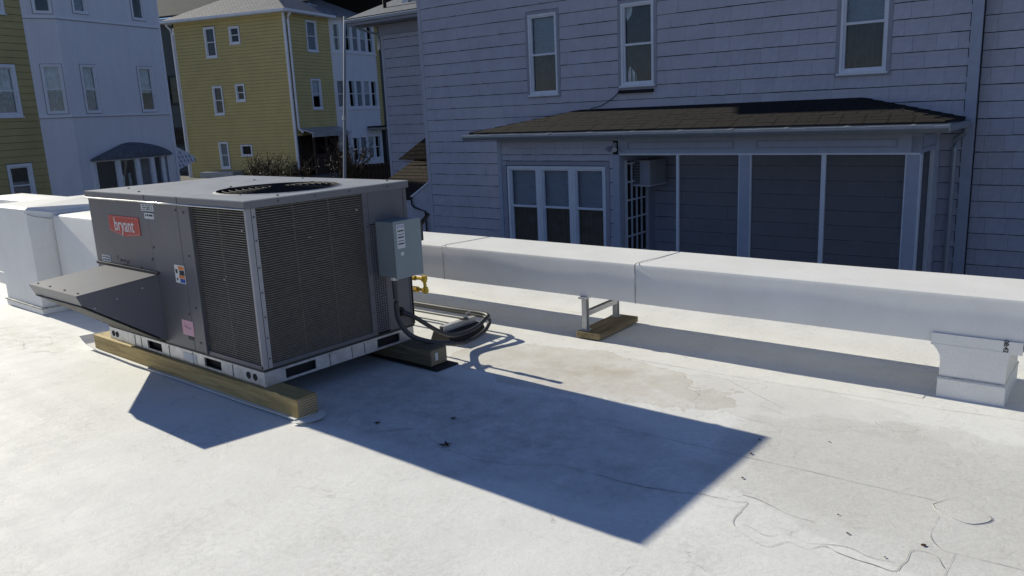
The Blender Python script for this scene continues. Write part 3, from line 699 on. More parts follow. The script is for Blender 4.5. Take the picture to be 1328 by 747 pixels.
m = MB(); m.box(-.066, -.03, -.2, .2, .15, .154); m.box(-.066, -.062, -.2, .2, .154, .185); m.box(-.034, -.03, -.2, .2, .154, .185); m.build('crossbar', 'steel', sp)
MB().box(-.08, -.02, -.26, .26, .279, .29).build('top_channel', 'steel', sp)

# ------------------------------------------------------------------ white plenum boxes left of the unit
pl = empty('duct_plenum', (-7.62, 2.576, 0), 0, 'tall white membrane wrapped duct box left of the unit hood', 'duct')
bx = MB(); n_ = 8
# box with a drooping right-hand edge, its wall standing on a low curb
P0 = [(-.83, 0, .06), (0, 0, .06), (0, -.20, .06), (0, -1.0, .06), (-.83, -1.0, .06)]
P1 = [(-.83, 0, .925), (-.02, 0, .93), (0, -.20, .885), (0, -1.0, .885), (-.83, -1.0, .93)]
P2 = [(-.83, -.03, .945), (-.04, -.03, .947), (-.02, -.22, .90), (-.02, -.95, .90), (-.83, -.95, .945)]
a, b_, c_ = bx.pts(P0), bx.pts(P1), bx.pts(P2)
for A, B in ((a, b_), (b_, c_)):
    for q in range(5): bx.f.append((A+q, A+(q+1) % 5, B+(q+1) % 5, B+q))
bx.f.append(tuple(c_+q for q in range(5))); bx.f.append(tuple(a+q for q in range(5)))
bx.build('plenum_body', 'wrap', pl, bevel=.004)
MB().box(-.84, .012, .012, -1.0, .0, .055).build('plenum_curb', 'wrap', pl, bevel=.004)
MB().box(-.85, .02, .02, -1.0, .05, .062).build('plenum_lip', 'seam', pl)
MB().tube(spline([(-.035, .004, .905), (.006, -.05, .87), (.008, -.19, .83)], 5), .004, 5).build('lap_seam', 'seam', pl)
o = empty('supply_duct', (-7.6, 2.775, 0), 0, 'lower white duct joining the plenum box to the back of the unit', 'duct')
sm(wrapbox('duct_body', .0, 1.80, 0, .55, .10, .868, parent=o, seed=12)); MB().box(.02, 1.79, -.03, -.5, -.01, .105).build('duct_curb', 'wrap', o)
o = empty('return_duct', (-9.9, 2.95, 0), 0, 'white wrapped duct beyond the plenum at the left edge of the picture', 'duct')
sm(wrapbox('duct_body', .0, 1.44, 0, .42, .12, .925, parent=o, seed=22)); MB().box(.05, 1.43, .01, -.4, -.01, .125).build('duct_curb', 'wrap', o, bevel=.01)

# ------------------------------------------------------------------ windows, siding helpers
def window(parent, F, u0, u1, z0, z1, frame='vinyl', trim=.05, style='blind', split=.5, depth=.06, o=0, sill=True, slim=.035, lower=None, proud=.02):
    fm = MB(F)
    fm.box(u0, u0+trim, o-depth, o+proud, z0, z1); fm.box(u1-trim, u1, o-depth, o+proud, z0, z1)
    fm.box(u0+trim, u1-trim, o-depth, o+proud-.001, z1-trim, z1); fm.box(u0+trim, u1-trim, o-depth, o+proud-.001, z0, z0+trim)
    if sill: fm.box(u0-.03, u1+.03, o-.01, o+.045+proud*.5, z0-.035, z0-.001)
    a, b, c, d = u0+trim, u1-trim, z0+trim, z1-trim; zm = c+(d-c)*split
    if split:
        fm.box(a, b, o-depth+.005, o-.012, zm-.02, zm+.02)
        for (p, q, e) in ((c, zm-.02, 0), (zm+.02, d, .012)):
            fm.box(a, a+slim, o-depth+.006+e, o-.02+e, p, q); fm.box(b-slim, b, o-depth+.006+e, o-.02+e, p, q)
        fm.box(a+slim, b-slim, o-depth+.006, o-.02, c, c+slim); fm.box(a+slim, b-slim, o-depth+.018, o-.008, d-slim, d)
    w = fm.build('window', frame, parent)
    for (p, q) in (((c, zm), (zm, d)) if split else ((c, d),)): MB(F).box(a, b, o-depth+.012, o-depth+.015, p, q).build('pane', 'glass', w)
    y = o-depth-.022
    def blind(mat, p, q, step=.03):
        m = MB(F); z = q
        while z > p: m.hexa([(a, y-.012, z-.006), (b, y-.012, z-.006), (b, y+.010, z-.020), (a, y+.010, z-.020), (a, y-.012, z-.004), (b, y-.012, z-.004), (b, y+.010, z-.018), (a, y+.010, z-.018)]); z -= step
        m.box(a, b, y-.02, y-.016, p, q); m.build('blind', mat, w)
    def drape(mat, p, q, us=None, amp=.025, per=.09):
        us = us or (a, b); m = MB(F); n = max(6, int((us[1]-us[0])/per*6)); i0 = None
        for i in range(n+1):
            u = us[0]+(us[1]-us[0])*i/n; j = m.pts([(u, y+amp*math.sin(2*math.pi*u/per+1.3*math.sin(u*9)), p), (u, y+amp*.5*math.sin(2*math.pi*u/per), q)])
            if i: m.f.append((j-2, j-1, j+1, j))
        m.build('curtain', mat, w, smooth=True)
    if style == 'blind': blind('blind', zm, d)
    elif style == 'blindfull': blind('blind', c, d)
    elif style == 'beige': blind('beige', c, zm+.1, .05)
    elif style == 'shade': MB(F).box(a, b, y-.004, y, c+(d-c)*.42, d).build('roller_shade', 'lace', w)
    elif style == 'drape': drape('drape', c, d)
    elif style == 'lace': drape('lace', c+(d-c)*.45, d, amp=.018, per=.14); drape('curtain', c, c+(d-c)*.5)
    elif style == 'curtain': drape('curtain', c, d)
    elif style == 'sides': drape('lace', c, d, (a, a+(b-a)*.3)); drape('lace', c, d, (b-(b-a)*.25, b))
    elif style == 'mix': blind('blind', zm, d, .035); drape('drape', c, zm)
    return w

def siding(parent, F, u0, u1, z0, z1, holes, exp, mat, name='siding', t0=.004, t1=.020, o=0, gap=.009):
    """courses of lapped boards, each its own wedge, joined"""
    m = MB(F); z = z0
    while z < z1-.01:
        zt = min(z+exp, z1)
        for (a, b, p, q) in course(u0, u1, z+gap, zt, holes):
            fb = t1-(t1-t0)*(p-z)/exp; ft = t1-(t1-t0)*(q-z)/exp
            j = .003*random.uniform(-1, 1)
            m.hexa([(a, o, p), (b, o, p), (b, o+fb, p+(j if p == z else 0)), (a, o+fb, p-(j if p == z else 0)), (a, o, q), (b, o, q), (b, o+ft, q), (a, o+ft, q)])
        z += exp
    return m.build(name, mat, parent, kind='stuff')
# shared shingle meshes: a slab proud at its lower edge
def shingle_mesh(k):
    rr = random.Random(k); d = [rr.uniform(-.012, .012) for _ in range(3)]
    m = MB(); xs = (0, .5, 1)
    i = m.raw([(x, -.015+rr.uniform(-.003, .002), dz) for x, dz in zip(xs, d)]); j = m.raw([(x, 0, dz) for x, dz in zip(xs, d)])
    k1 = m.raw([(x, -.003, 1.0) for x in xs]); k2 = m.raw([(x, 0, 1.0) for x in xs])
    for q in range(2):
        for A, B in ((i, k1), (j, i), (k1, k2), (k2, j)): m.f.append((A+q, A+q+1, B+q+1, B+q))
    m.f += [(i, k1, k2, j), (i+2, j+2, k2+2, k1+2)]
    me = bpy.data.meshes.new('shingle'); me.from_pydata(m.v, [], m.f); bm = bmesh.new(); bm.from_mesh(me); bmesh.ops.recalc_face_normals(bm, faces=bm.faces); bm.to_mesh(me); bm.free()
    me.materials.append(M['gshingle']); return me
SHM = [shingle_mesh(k) for k in range(7)]
def shingle_spots(F, u0, u1, z0, z1, holes, exp, zref, o=0, seed=0):
    rr = random.Random(seed); out = []
    z = zref+math.floor((z0-zref)/exp)*exp; row = 0
    while z < z1-.02:
        p0, q0 = max(z, z0), min(z+exp, z1)
        off = rr.uniform(.08, .3)
        for (a, b, p, q) in course(u0, u1, p0, q0, holes):
            u = a; first = True
            while u < b-.01:
                w = off if first else rr.uniform(.25, .33); first = False
                if b-u-w < .09: w = b-u
                w = min(w, b-u); out.append((F, u, w, p, q, o)); u += w
        z += exp; row += 1
    return out
def place_shingles(spots, parent, score, limit=300):
    spots = sorted(spots, key=score)
    for (F, u, w, p, q, o) in spots[:limit]:
        s = bpy.data.objects.new('shingle', random.choice(SHM)); COL.objects.link(s); s.parent = parent
        s.location = F.T(u+.0012, o, p+.011+random.uniform(-.002, .002)); s.rotation_euler = (random.uniform(-.004, .004), 0, F.a); s.scale = (w-.0024, random.uniform(.85, 1.3), q-p-.011)
    m = MB()
    for (F, u, w, p, q, o) in spots[limit:]:
        m.F = F; a, b = u+.0012, u+w-.0012; p = p+.011; t = random.uniform(.012, .018); d1, d2 = random.uniform(-.005, .005), random.uniform(-.005, .005)
        m.hexa([(a, o, p+d1), (b, o, p+d2), (b, o+t, p+d2), (a, o+t, p+d1), (a, o, q), (b, o, q), (b, o+.003, q), (a, o+.003, q)])
    if m.v: m.build('far_shingles', 'gshingle', parent, kind='stuff')

# ------------------------------------------------------------------ grey shingled house
TH = .03
gh = empty('shingled_house', (-13.662, 13.278, 0), TH, 'grey shingled house with screened porch behind the white duct', 'house')
G = Face(); UW = 11.24; EXP = .245; ZR = .695
GZ0, GZ1 = -2.6, 5.4
wins = [(3.03, 3.86, 1.81, 3.51, 'mix'), (5.20, 6.02, 1.88, 3.49, 'drape'), (9.20, 10.03, 1.86, 3.49, 'mix')]
holes = [(a, b, c, d) for a, b, c, d, _ in wins]
gw = MB()
for (a, b, c, d) in minus(0, UW, GZ0, GZ1, [(h[0]+.05, h[1]-.05, h[2]+.05, h[3]-.05) for h in holes]): gw.box(a, b, -.15, 0, c, d)
gw.box(0, .15, -.15, -9, GZ0, GZ1); gw.box(0, 16.5, -9.15, -9, GZ0, GZ1); gw.box(16.35, 16.5, -9, -.31, GZ0, GZ1)
gw.box(UW, 16.5, -.31, -.16, GZ0, GZ1)
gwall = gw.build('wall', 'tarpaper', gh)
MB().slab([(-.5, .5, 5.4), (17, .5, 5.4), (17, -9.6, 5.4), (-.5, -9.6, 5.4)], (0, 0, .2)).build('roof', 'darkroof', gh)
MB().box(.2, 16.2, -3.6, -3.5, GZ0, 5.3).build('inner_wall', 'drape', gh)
PU0, PU1, PO = 3.24, 10.80, 1.35        # porch front wall
spots = []
porch_hole = [(PU0, 5.95, -2.6, 1.2)]
def roof_z(u):                          # line of the porch roof where it meets the wall
    if u < 2.75 or u > 11.12: return None
    if u < 4.35: return 1.17+.36*(u-2.75)/1.6
    if u > 9.63: return 1.17+.36*(11.12-u)/1.49
    return 1.53
spots += shingle_spots(G, .10, 11.09, -1.7, 4.7, holes+[(PU0, 5.95, -2, 1.1)], EXP, ZR, 0, 1)
spots += shingle_spots(Face(0, .16, 0), UW+.002, 15.5, -1.7, 3.6, [], EXP, ZR-.04, 0, 2)
FP = Face(0, -PO, 0)
pw = [(3.42, 5.72, -1.02, .56)]
spots += shingle_spots(FP, PU0+.09, 5.86, -1.7, .98, [(3.35, 5.78, -1.2, .62)], EXP, .0, 0, 3)
spots += shingle_spots(Face(PU1, -PO, math.pi/2), .95, 1.34, -1.7, 1.0, [], EXP, ZR, 0, 4)
WB = 1.6
FW = Face(-2.95, WB, 0)
spots += shingle_spots(FW, .09, 2.95, -1.3, 3.66, [], EXP, ZR-.09, 0, 5)
def score(s):
    F, u, w, p, q, o = s; x, y, z = F.T(u+w/2, 0, (p+q)/2)
    c, s_ = math.cos(TH), math.sin(TH); X = -13.662+x*c-y*s_; Y = 13.278+x*s_+y*c
    vis = 0 if (z > -1.0 and Y < 14.5) else 50
    rx, rzz = X, z
    # outside the picture ranks last
    d = Vector((X, Y, z-CAM_H)); dd = d.dot(fwd); px = d.dot(r2)/dd; py = d.dot(u2)/dd
    if abs(px) > .66 or abs(py) > .37: vis += 100
    return vis+d.length-6*w
place_shingles(spots, gwall, score, 300)
MB().box(0.0, .1, 0, .02, -2, 4.9).build('corner_board', 'gshingle', gh)
MB().box(11.09, UW, -.16, .028, -2.5, 5.3).build('corner_board', 'gtrim', gh, bevel=.004)
MB().box(11.079, 11.088, 0, .012, -2.5, 5.3).build('corner_gap', 'black', gh)
for (a, b, c, d, st) in wins:
    cs = MB()
    for (p, q, e, f) in minus(a, b, c, d, [(a+.065, b-.065, c+.065, d-.06)]): cs.box(p, q, 0, .022, e, f)
    cs.build('window_casing', 'gtrimdark', gh)
    window(gh, G, a+.064, b-.064, c+.064, d-.06, 'vinyl', .04, st, .5, .07, 0, True, .03)
# things seen in the middle window
m = MB(); m.slab([(5.31, -.085, 2.0), (5.55, -.085, 2.0), (5.54, -.085, 2.14), (5.46, -.085, 2.24), (5.40, -.085, 2.30), (5.36, -.085, 2.18)], (0, .004, 0)); o = m.build('paper_scrap', 'lace', gh)
m = MB(); m.slab([(5.32, -.08, 3.36), (5.48, -.08, 3.40), (5.44, -.08, 3.22), (5.36, -.08, 3.12), (5.33, -.08, 3.2)], (0, .004, 0)); m.build('paper_scrap', 'lace', gh)
MB().box(5.22, 5.95, 0, .07, 1.80, 1.86).build('sill_board', 'black', gh)
# ---- porch
por = MB(FP)
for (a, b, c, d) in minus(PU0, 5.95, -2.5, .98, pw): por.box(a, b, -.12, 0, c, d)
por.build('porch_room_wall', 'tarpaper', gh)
MB(FP).box(PU0, PU0+.12, -.12, -PO, -2.5, 1.1).build('porch_room_wall', 'gtrim', gh)
MB(FP).box(5.83, 5.95, -.125, -PO, -2.5, 1.1).build('porch_partition', 'gtrim', gh)
MB(FP).box(PU0-.003, PU0+.09, .0, .024, -2.5, .98).build('porch_corner_board', 'gtrim', gh)
MB(FP).box(5.86, 5.995, -.12, .03, -2.5, .74).build('porch_post', 'gtrim', gh)
# casing and triple window
cs = MB(FP)
for (p, q, e, f) in minus(3.35, 5.78, -1.15, .62, [(3.44, 5.70, -1.03, .545)]): cs.box(p, q, 0, .024, e, f)
cs.build('window_casing', 'gtrimdark', gh)
for (a, b) in ((3.46, 4.215), (4.235, 4.965), (4.985, 5.70)): window(gh, FP, a, b, -1.02, .53, 'vinyl', .055, 'mix', .5, .07, 0, False, .03)
for u in (4.205, 4.955): MB(FP).box(u, u+.04, -.02, .03, -1.02, .535).build('mullion', 'vinyl', gh)
MB(FP).box(3.35, 3.46, .025, .032, .555, .62).build('caulk_line', 'gtrim', gh)
# header, posts, screens
MB(FP).box(PU0-.02, PU1+.02, -.14, .012, .985, 1.12).build('porch_frieze', 'gtrim', gh)
MB(FP).box(5.96, PU1, -.12, .0, .745, .984).build('porch_header', 'gtrim', gh)
for (a, b) in ((6.15, 8.08), (8.45, 10.5)):
    m = MB(FP); z0, z1 = .83, .955
    for (p, q, e, f) in minus(a, b, z0, z1, [(a+.02, b-.02, z0+.02, z1-.02)]): m.box(p, q, 0, .014, e, f)
    m.build('header_molding', 'gtrimdark', gh)
for (a, b) in ((3.6, 4.2), (4.4, 5.0), (5.05, 5.6)):
    MB(FP).box(a, b, .024, .027, .86, .868).build('frieze_gap', 'gtrimdark', gh)
MB(FP).box(5.99, PU1, .0, .02, .73, .757).build('screen_track', 'vinyl', gh)
for (a, b) in ((8.19, 8.36), (10.63, 10.80)):
    p_ = MB(FP).box(a, b, -.14, .016, -2.5, .744).build('porch_post', 'gtrim', gh, bevel=.004)
    for u in (a-.018, b): MB(FP).box(u, u+.018, -.05, .008, -2.4, .73).build('screen_rail', 'vinyl', p_)
for (a, b) in ((7.08, 7.125), (9.46, 9.525)): MB(FP).box(a, b, -.05, .005, -2.4, .73).build('screen_mullion', 'vinyl', gh)
for (a, b) in ((7.125, 8.19), (8.36, 9.46), (9.525, 10.63)): MB(FP).box(a, b, -.032, -.03, -2.0, .73).build('insect_screen', 'screen', gh)
FR = Face(PU1, -PO, math.pi/2)
MB(FR).box(.0, 1.34, -.12, -.001, .745, 1.1).build('side_header', 'gtrim', gh)
MB(FR).box(.93, 1.34, -.12, -.002, -2.5, .744).build('side_wall', 'gtrim', gh)
MB(FR).box(.14, .93, -.06, -.058, -2, .744).build('insect_screen', 'screen', gh)
for a in (.14, .9): MB(FR).box(a, a+.03, -.05, .006, -2, .744).build('screen_rail', 'vinyl', gh)
m = MB(FR)
for (p, q, e, f) in minus(.1, 1.0, .80, 1.0, [(.12, .98, .82, .98)]): m.box(p, q, 0, .012, e, f)
m.build('header_molding', 'gtrimdark', gh)
MB(FP).box(PU0, PU1, -PO+.0, -.13, 1.10, 1.13).build('porch_ceiling', 'gtrim', gh)
MB(FP).box(5.95, PU1, -PO, -.0, -2.3, -2.2).build('porch_floor', 'gtrimdark', gh)
# glazed door standing in the partition
FD = Face(5.955, -PO, math.pi/2); d_ = MB(FD)
d_.box(.20, .26, 0, .035, -1.9, .62); d_.box(.98, 1.04, 0, .035, -1.9, .62)
for q in range(1, 4): u = .26+.72*q/4; d_.box(u-.012, u+.012, .004, .03, -1.7, .58)
for q in range(8): z = -1.75+q*.33; d_.box(.26, .98, .002, .032, z-.014, z+.014)
dr = d_.build('glazed_door', 'vinyl', gh); MB(FD).box(.26, .98, .001, .0018, -1.9, .6).build('door_glass', 'black', dr)
# porch roof: courses of brown shingles, hipped both ends
RZ0, RZ1 = 1.175, 1.53
def rp(u, t, lift=0):     # t 0 eave .. 1 wall
    return (u, 1.62*(1-t), RZ0+(RZ1-RZ0)*t+lift)
pr = MB(); NR = 9
for i in range(NR):
    t0, t1 = i/NR, min(1, (i+1)/NR+.02)
    a0, b0 = 2.75+1.6*t0, 11.12-1.49*t0; a1, b1 = 2.75+1.6*t1, 11.12-1.49*t1
    pr.slab([rp(a0, t0, .004), rp(b0, t0, .004), rp(b1, t1, .003), rp(a1, t1, .003)], (0, 0, -.012))
    uu = a0-random.uniform(0, .3)
    while uu < b0:
        l0, r0, l1, r1 = max(uu+.005, a0), min(uu+.32, b0), max(uu+.005, a1), min(uu+.32, b1); uu += .325
        if r0-l0 > .02 and r1-l1 > .02:
            j0 = random.uniform(.009, .013); k0 = random.uniform(-.006, .006)
            pr.slab([rp(l0, t0+k0*.3, j0), rp(r0, t0+k0*.3, j0+random.uniform(-.003, .003)), rp(r1, t1, .0085), rp(l1, t1, .0085)], (0, 0, -.006))
    for (A, B, sg) in ((b0, b1, 1), (a0, a1, -1)):
        pr.slab([(A, 1.62*(1-t0), RZ0+(RZ1-RZ0)*t0+.018), (A, 0, RZ0+(RZ1-RZ0)*t0+.018), (B, 0, RZ0+(RZ1-RZ0)*t1+.008), (B, 1.62*(1-t1), RZ0+(RZ1-RZ0)*t1+.008)], (0, 0, -.012))
proof = pr.build('porch_roof', 'asphsh', gh, kind='stuff')
m = MB(); m.slab([(2.76, 1.61, 1.12), (11.11, 1.61, 1.12), (11.11, 0.002, 1.12), (2.76, 0.002, 1.12)], (0, 0, .03)); m.build('soffit', 'gtrim', gh)
MB().box(2.76, 11.11, 1.60, 1.630, 1.10, 1.183).build('drip_edge', 'black', gh)
MB().box(2.76, 2.785, 0, 1.60, 1.115, 1.185).build('drip_edge', 'black', gh); MB().box(11.085, 11.11, 0.03, 1.60, 1.115, 1.185).build('drip_edge', 'black', gh)
gu = MB(); prof = [(1.63, 1.155), (1.63, 1.045), (1.70, 1.04), (1.725, 1.07), (1.745, 1.10), (1.745, 1.135), (1.735, 1.14), (1.735, 1.105), (1.71, 1.07), (1.69, 1.052), (1.64, 1.055), (1.64, 1.155)]
i0 = gu.pts([(2.66, a, z) for a, z in prof]); i1 = gu.pts([(11.2, a, z) for a, z in prof]); k_ = len(prof)
for q in range(k_): gu.f.append((i0+q, i0+(q+1) % k_, i1+(q+1) % k_, i1+q))
gu.f += [tuple(range(i0, i0+k_)), tuple(range(i1, i1+k_))]
gut = gu.build('gutter', 'gutterm', gh)
for q in range(10): u = 3.0+q*.86; MB().box(u, u+.05, 1.64, 1.752, 1.142, 1.156).build('gutter_hanger', 'hanger', gut); 
for (a, b) in ((3.35, 4.4), (4.9, 5.9), (6.2, 7.1), (7.35, 8.2), (8.6, 9.1), (9.3, 10.0), (10.2, 11.0)): MB().box(a, b, 1.718, 1.748, 1.139, 1.145).build('rim_glint', 'hanger', gut)  # pale strips stand in for sunlit stretches of the gutter rim
MB().box(11.12, 11.20, .05, 1.63, 1.05, 1.14).build('side_gutter', 'gutterm', gh, bevel=.01)
dn = MB().tube([(11.16, .16, 1.08), (11.15, .14, .97), (11.02, .10, .88), (11.01, .09, .75), (11.0, .09, -2.2)], .042, 8).build('downspout', 'gutterm', gh)
# floodlight under the frieze
fl = MB(FP).box(5.86, 5.94, .012, .03, .86, .95).build('floodlight', 'gtrimdark', gh)
MB(FP).tube([(5.89, .03, .89), (5.87, .09, .88)], .014, 6).build('light_arm', 'gtrimdark', fl)
for (du, mt) in ((-.08, 'gtrimdark'), (.06, 'lampglass')): MB(FP).tube([(5.90+du*.4, .07, .88), (5.90+du, .13, .83)], [.025, .05], 10).build('lamp_head', mt, fl)
# cable from the middle window
P = spline([(5.26, .03, 1.87), (5.10, .06, 1.73), (4.86, .08, 1.60), (4.62, .10, 1.545)], 6)
o = MB().tube([(p.x, p.y, p.z) for p in P], .009, 5).build('hanging_cable', 'cable'); o.location = gh.location; o.rotation_euler = gh.rotation_euler
tag(o, 'thin black cable trailing from the middle upper window onto porch roof', 'cable')
# air conditioner in the porch back wall
ac = empty('window_air_conditioner', (-13.662+5.98, 13.278-.02, .16), TH, 'boxy dark window air conditioner hanging inside the screened porch', 'air conditioner')
MB().box(-.36, .32, .01, .62, 0, .44).build('case', 'acbox', ac, bevel=.006)
m = MB()
for q in range(14): m.box(-.33, .10, .62, .628, .03+q*.028, .03+q*.028+.01)
m.build('louvre_grille', 'acbox', ac); MB().box(-.34, .11, .62, .6215, .02, .42).build('grille_back', 'black', ac); MB().box(.14, .29, .62, .63, .03, .41).build('side_cover', 'gtrim', ac); MB().box(-.38, .34, .0, .64, -.025, -.002).build('tray', 'vinyl', ac)
# ---- wing set back to the left
wg = MB(FW)
for (a, b) in ((0, 2.95),): wg.box(a, b, -.15, 0, GZ0, 4.02)
wg.box(0, .15, -.15, -6, GZ0, 4.02)
wing = wg.build('wing_wall', 'tarpaper', gh)
MB(FW).box(-.003, .09, 0, .02, -2, 3.66).build('corner_board', 'gshingle', gh)
MB(FW).box(-.02, 2.95, 0, .05, 3.66, 3.92).build('wing_frieze', 'gtrimdark', gh)
MB(FW).slab([(-.68, .48, 3.93), (2.95, .48, 3.93), (2.95, -.1, 3.93), (-.68, -.1, 3.93)], (0, 0, .03)).build('wing_soffit', 'gtrimdark', gh)
MB(FW).box(-.70, 2.95, .48, .53, 3.93, 4.06).build('wing_fascia', 'gtrimdark', gh)
MB(FW).box(-.74, 2.95, .531, .58, 4.0, 4.085).build('wing_gutter', 'gutterm', gh, bevel=.01)
MB(FW).slab([(-.70, .56, 4.075), (2.95, .56, 4.075), (2.95, -4.5, 5.8), (-.70, -4.5, 5.8)], (0, 0, .04)).build('wing_roof', 'slate', gh)
MB(FW).tube([(-.6, .5, 3.98), (-.3, .3, 3.80), (-.06, .05, 3.70), (-.05, .05, 3.3)], .035, 6).build('downspout', 'gutterm', gh)
MB(FW).slab([(.15, -.5, 4.2), (.55, -.5, 4.75), (1.4, -.5, 5.6), (2.9, -.5, 5.6), (2.9, -.5, 4.2)], (0, -.1, 0)).build('dormer_wall', 'vinyl', gh)
MB(FW).slab([(.45, -.49, 4.25), (1.05, -.49, 5.0), (1.09, -.49, 5.0), (.49, -.49, 4.25)], (0, .04, 0)).build('dormer_rake', 'gtrimdark', gh)
MB(FW).tube([(.02, -.2, 4.1), (.02, -.2, 5.2)], .05, 8).build('vent_stack', 'black', gh)
# brown side roof against the wing, with a small gabled entry below it
def strip_roof(P, n, mat, name):
    a, b, c, d = [Vector(p) for p in P]; m = MB()
    for i in range(n):
        t0, t1 = i/n, (i+1)/n+.01
        m.slab([a.lerp(d, t0)+Vector((0, 0, .018)), b.lerp(c, t0)+Vector((0, 0, .018)), b.lerp(c, t1)+Vector((0, 0, .006)), a.lerp(d, t1)+Vector((0, 0, .006))], (0, 0, -.014))
    return m.build(name, mat, gh, kind='stuff')
strip_roof([(-2.62, -.85, -.20), (-.02, -.85, -.20), (-.02, -1.59, .42), (-2.0, -1.59, .42)], 8, 'brownsh', 'side_roof')
strip_roof([(-2.45, -1.42, .43), (-.02, -1.42, .43), (-.02, -1.58, 1.18), (-1.40, -1.58, 1.06)], 6, 'brownsh', 'side_roof')
strip_roof([(-1.9, -.16, -.47), (-.02, -.16, -.47), (-.02, -.85, -.20), (-2.62, -.85, -.20)], 5, 'brownsh', 'side_roof')
m = MB(); m.slab([(-1.5, -.14, -.46), (-.74, -.14, -.46), (-.72, -.14, -.34), (-.02, -.14, .07), (-.02, -.14, -2.5), (-1.5, -.14, -2.5)], (0, -.08, 0)); ent = m.build('entry_wall', 'gshingle', gh)
sp2 = shingle_spots(Face(0, .14, 0), -1.5, -.03, -1.6, -.46, [], EXP, ZR, 0, 9)
m = MB()
for (F, u, w, p, q, o_) in sp2: m.F = F; p += .011; m.hexa([(u+.002, 0, p), (u+w-.002, 0, p), (u+w-.002, .015, p), (u+.002, .015, p), (u+.002, 0, q), (u+w-.002, 0, q), (u+w-.002, .004, q), (u+.002, .004, q)])
m.build('entry_shingles', 'gshingle', gh, kind='stuff')
MB().slab([(-.78, -.11, -.36), (-.02, -.11, .085), (-.02, -.11, .04), (-.74, -.11, -.385)], (0, -.05, 0)).build('entry_rake', 'vinyl', gh)
MB().tube([(-.72, -.09, -.36), (-.70, -.08, -.55), (-.62, -.08, -.62), (-.26, -.08, -.70), (-.25, -.08, -2)], .022, 6).build('entry_downspout', 'cable', gh)

# ------------------------------------------------------------------ yellow three-storey house
YA = R(18)
yh = empty('yellow_house', (-32.22, 22.856, -1.0), YA, 'yellow clapboard three storey house with white bay windows', 'house')
FL = Face(0, 0, 0, 1.0); FRt = Face(0, 0, math.pi/2, 1.0)
lw = [(-4.69, -4.03, 4.69, 6.10, 'drape', .5), (-3.20, -2.58, 5.22, 6.02, 'dark', .5), (-4.59, -3.99, 2.0, 3.37, 'drape', .5), (-3.20, -2.65, 2.58, 3.40, 'dark', .5), (-4.61, -4.03, -.59, .71, 'curtain', .5), (-3.28, -2.60, .0, .54, 'dark', 0)]
rw = [(1.57, 2.42, 4.77, 6.21, 'curtain', .5), (1.55, 2.36, 2.07, 3.51, 'shade', .5)]
wl = MB(FL)
for (a, b, c, d) in minus(-6.6, 0, -1.0, 6.45, [(h[0]+.03, h[1]-.03, h[2]+.03, h[3]-.03) for h in lw]): wl.box(a, b, -.15, 0, c, d)
wl.F = FRt
for (a, b, c, d) in minus(.15, 8.2, -1.0, 6.45, [(h[0]+.03, h[1]-.03, h[2]+.03, h[3]-.03) for h in rw]+[(.3, 3.4, -1, .8)]): wl.box(a, b, -.15, 0, c, d)
wl.box(8.05, 8.2, -.15, -6.6, -1, 6.45); wl.box(.15, 8.05, -6.6, -6.45, -1, 6.45); wl.box(.1, 8.1, -3.3, -3.2, -1, 6.4); wl.box(.15, 8.05, -6.4, -.2, 6.38, 6.44)
wl.F = FRt; wl.box(3.2, 3.3, -3.2, -.16, -1, 6.4)
yw = wl.build('wall', 'tarpaper', yh)
siding(yh, FL, -6.5, -.08, -1.0, 6.40, [(h[0]-.02, h[1]+.02, h[2]-.03, h[3]+.02) for h in lw], .155, 'yellowsd', 'clapboards')
siding(yh, FRt, .12, 8.15, .85, 6.40, [(h[0]-.02, h[1]+.02, h[2]-.03, h[3]+.02) for h in rw]+[(3.5, 7.5, 0, 6.5)], .155, 'yellowsd', 'clapboards')
for (a, b, c, d, st, sp_) in lw: window(yh, FL, a, b, c, d, 'vinyl', .075, st, sp_, .06, 0, True, .03, proud=.035)
for (a, b, c, d, st, sp_) in rw: window(yh, FRt, a, b, c, d, 'vinyl', .075, st, sp_, .06, 0, True, .03, proud=.035)
MB(FL).box(-.09, .022, -.06, .024, -1, 6.42).build('corner_board', 'vinyl', yh); MB(FL).box(-6.6, -6.5, -.06, .024, -1, 6.2).build('corner_board', 'vinyl', yh)
MB(FRt).tube([(.14, .30, 6.42), (.16, .12, 6.25), (.17, .08, 6.1), (.17, .08, 1.2), (.25, .25, 1.0)], .055, 8).build('downspout', 'vinyl', yh)
MB(FL).tube([(-6.7, .3, 6.35), (-6.62, .1, 6.1), (-6.60, .08, 5.9), (-6.60, .08, -1)], .05, 8).build('downspout', 'vinyl', yh)
OH = .38; EZ = 6.45+1.0; sl_ = .5
xs0, xs1, ys0, ys1 = -6.6-OH, OH, -OH, 8.2+OH; xr = (xs0+xs1)/2; hr = (xs1-xs0)/2*sl_
m = MB(); E0 = [(xs0, -ys0, EZ), (xs1, -ys0, EZ), (xs1, -ys1, EZ), (xs0, -ys1, EZ)]; rr1, rr2 = (xr, -(ys0+(xs1-xs0)/2), EZ+hr), (xr, -(ys1-(xs1-xs0)/2)-.02, EZ+hr)
for P in ([E0[0], E0[1], rr1], [E0[1], E0[2], rr2, rr1], [E0[2], E0[3], rr2], [E0[3], E0[0], rr1, rr2]): m.slab(P, (0, 0, .06))
yrf = m.build('roof', 'yroof', yh)
MB(F0).slab(E0, (0, 0, -.05)).build('eave_soffit', 'vinyl', yh)
for F, a, b in ((FL, xs0, xs1), (FRt, -OH, 8.2+OH)):
    MB(F).box(a, b, OH-.001, OH+.09, 6.40, 6.52).build('gutter', 'vinyl', yh, bevel=.015)
ch = MB(FL).tube([(-1.9, -1.2, 6.7), (-1.9, -1.2, 8.3)], .06, 8).build('vent_pipe', 'black', yrf)
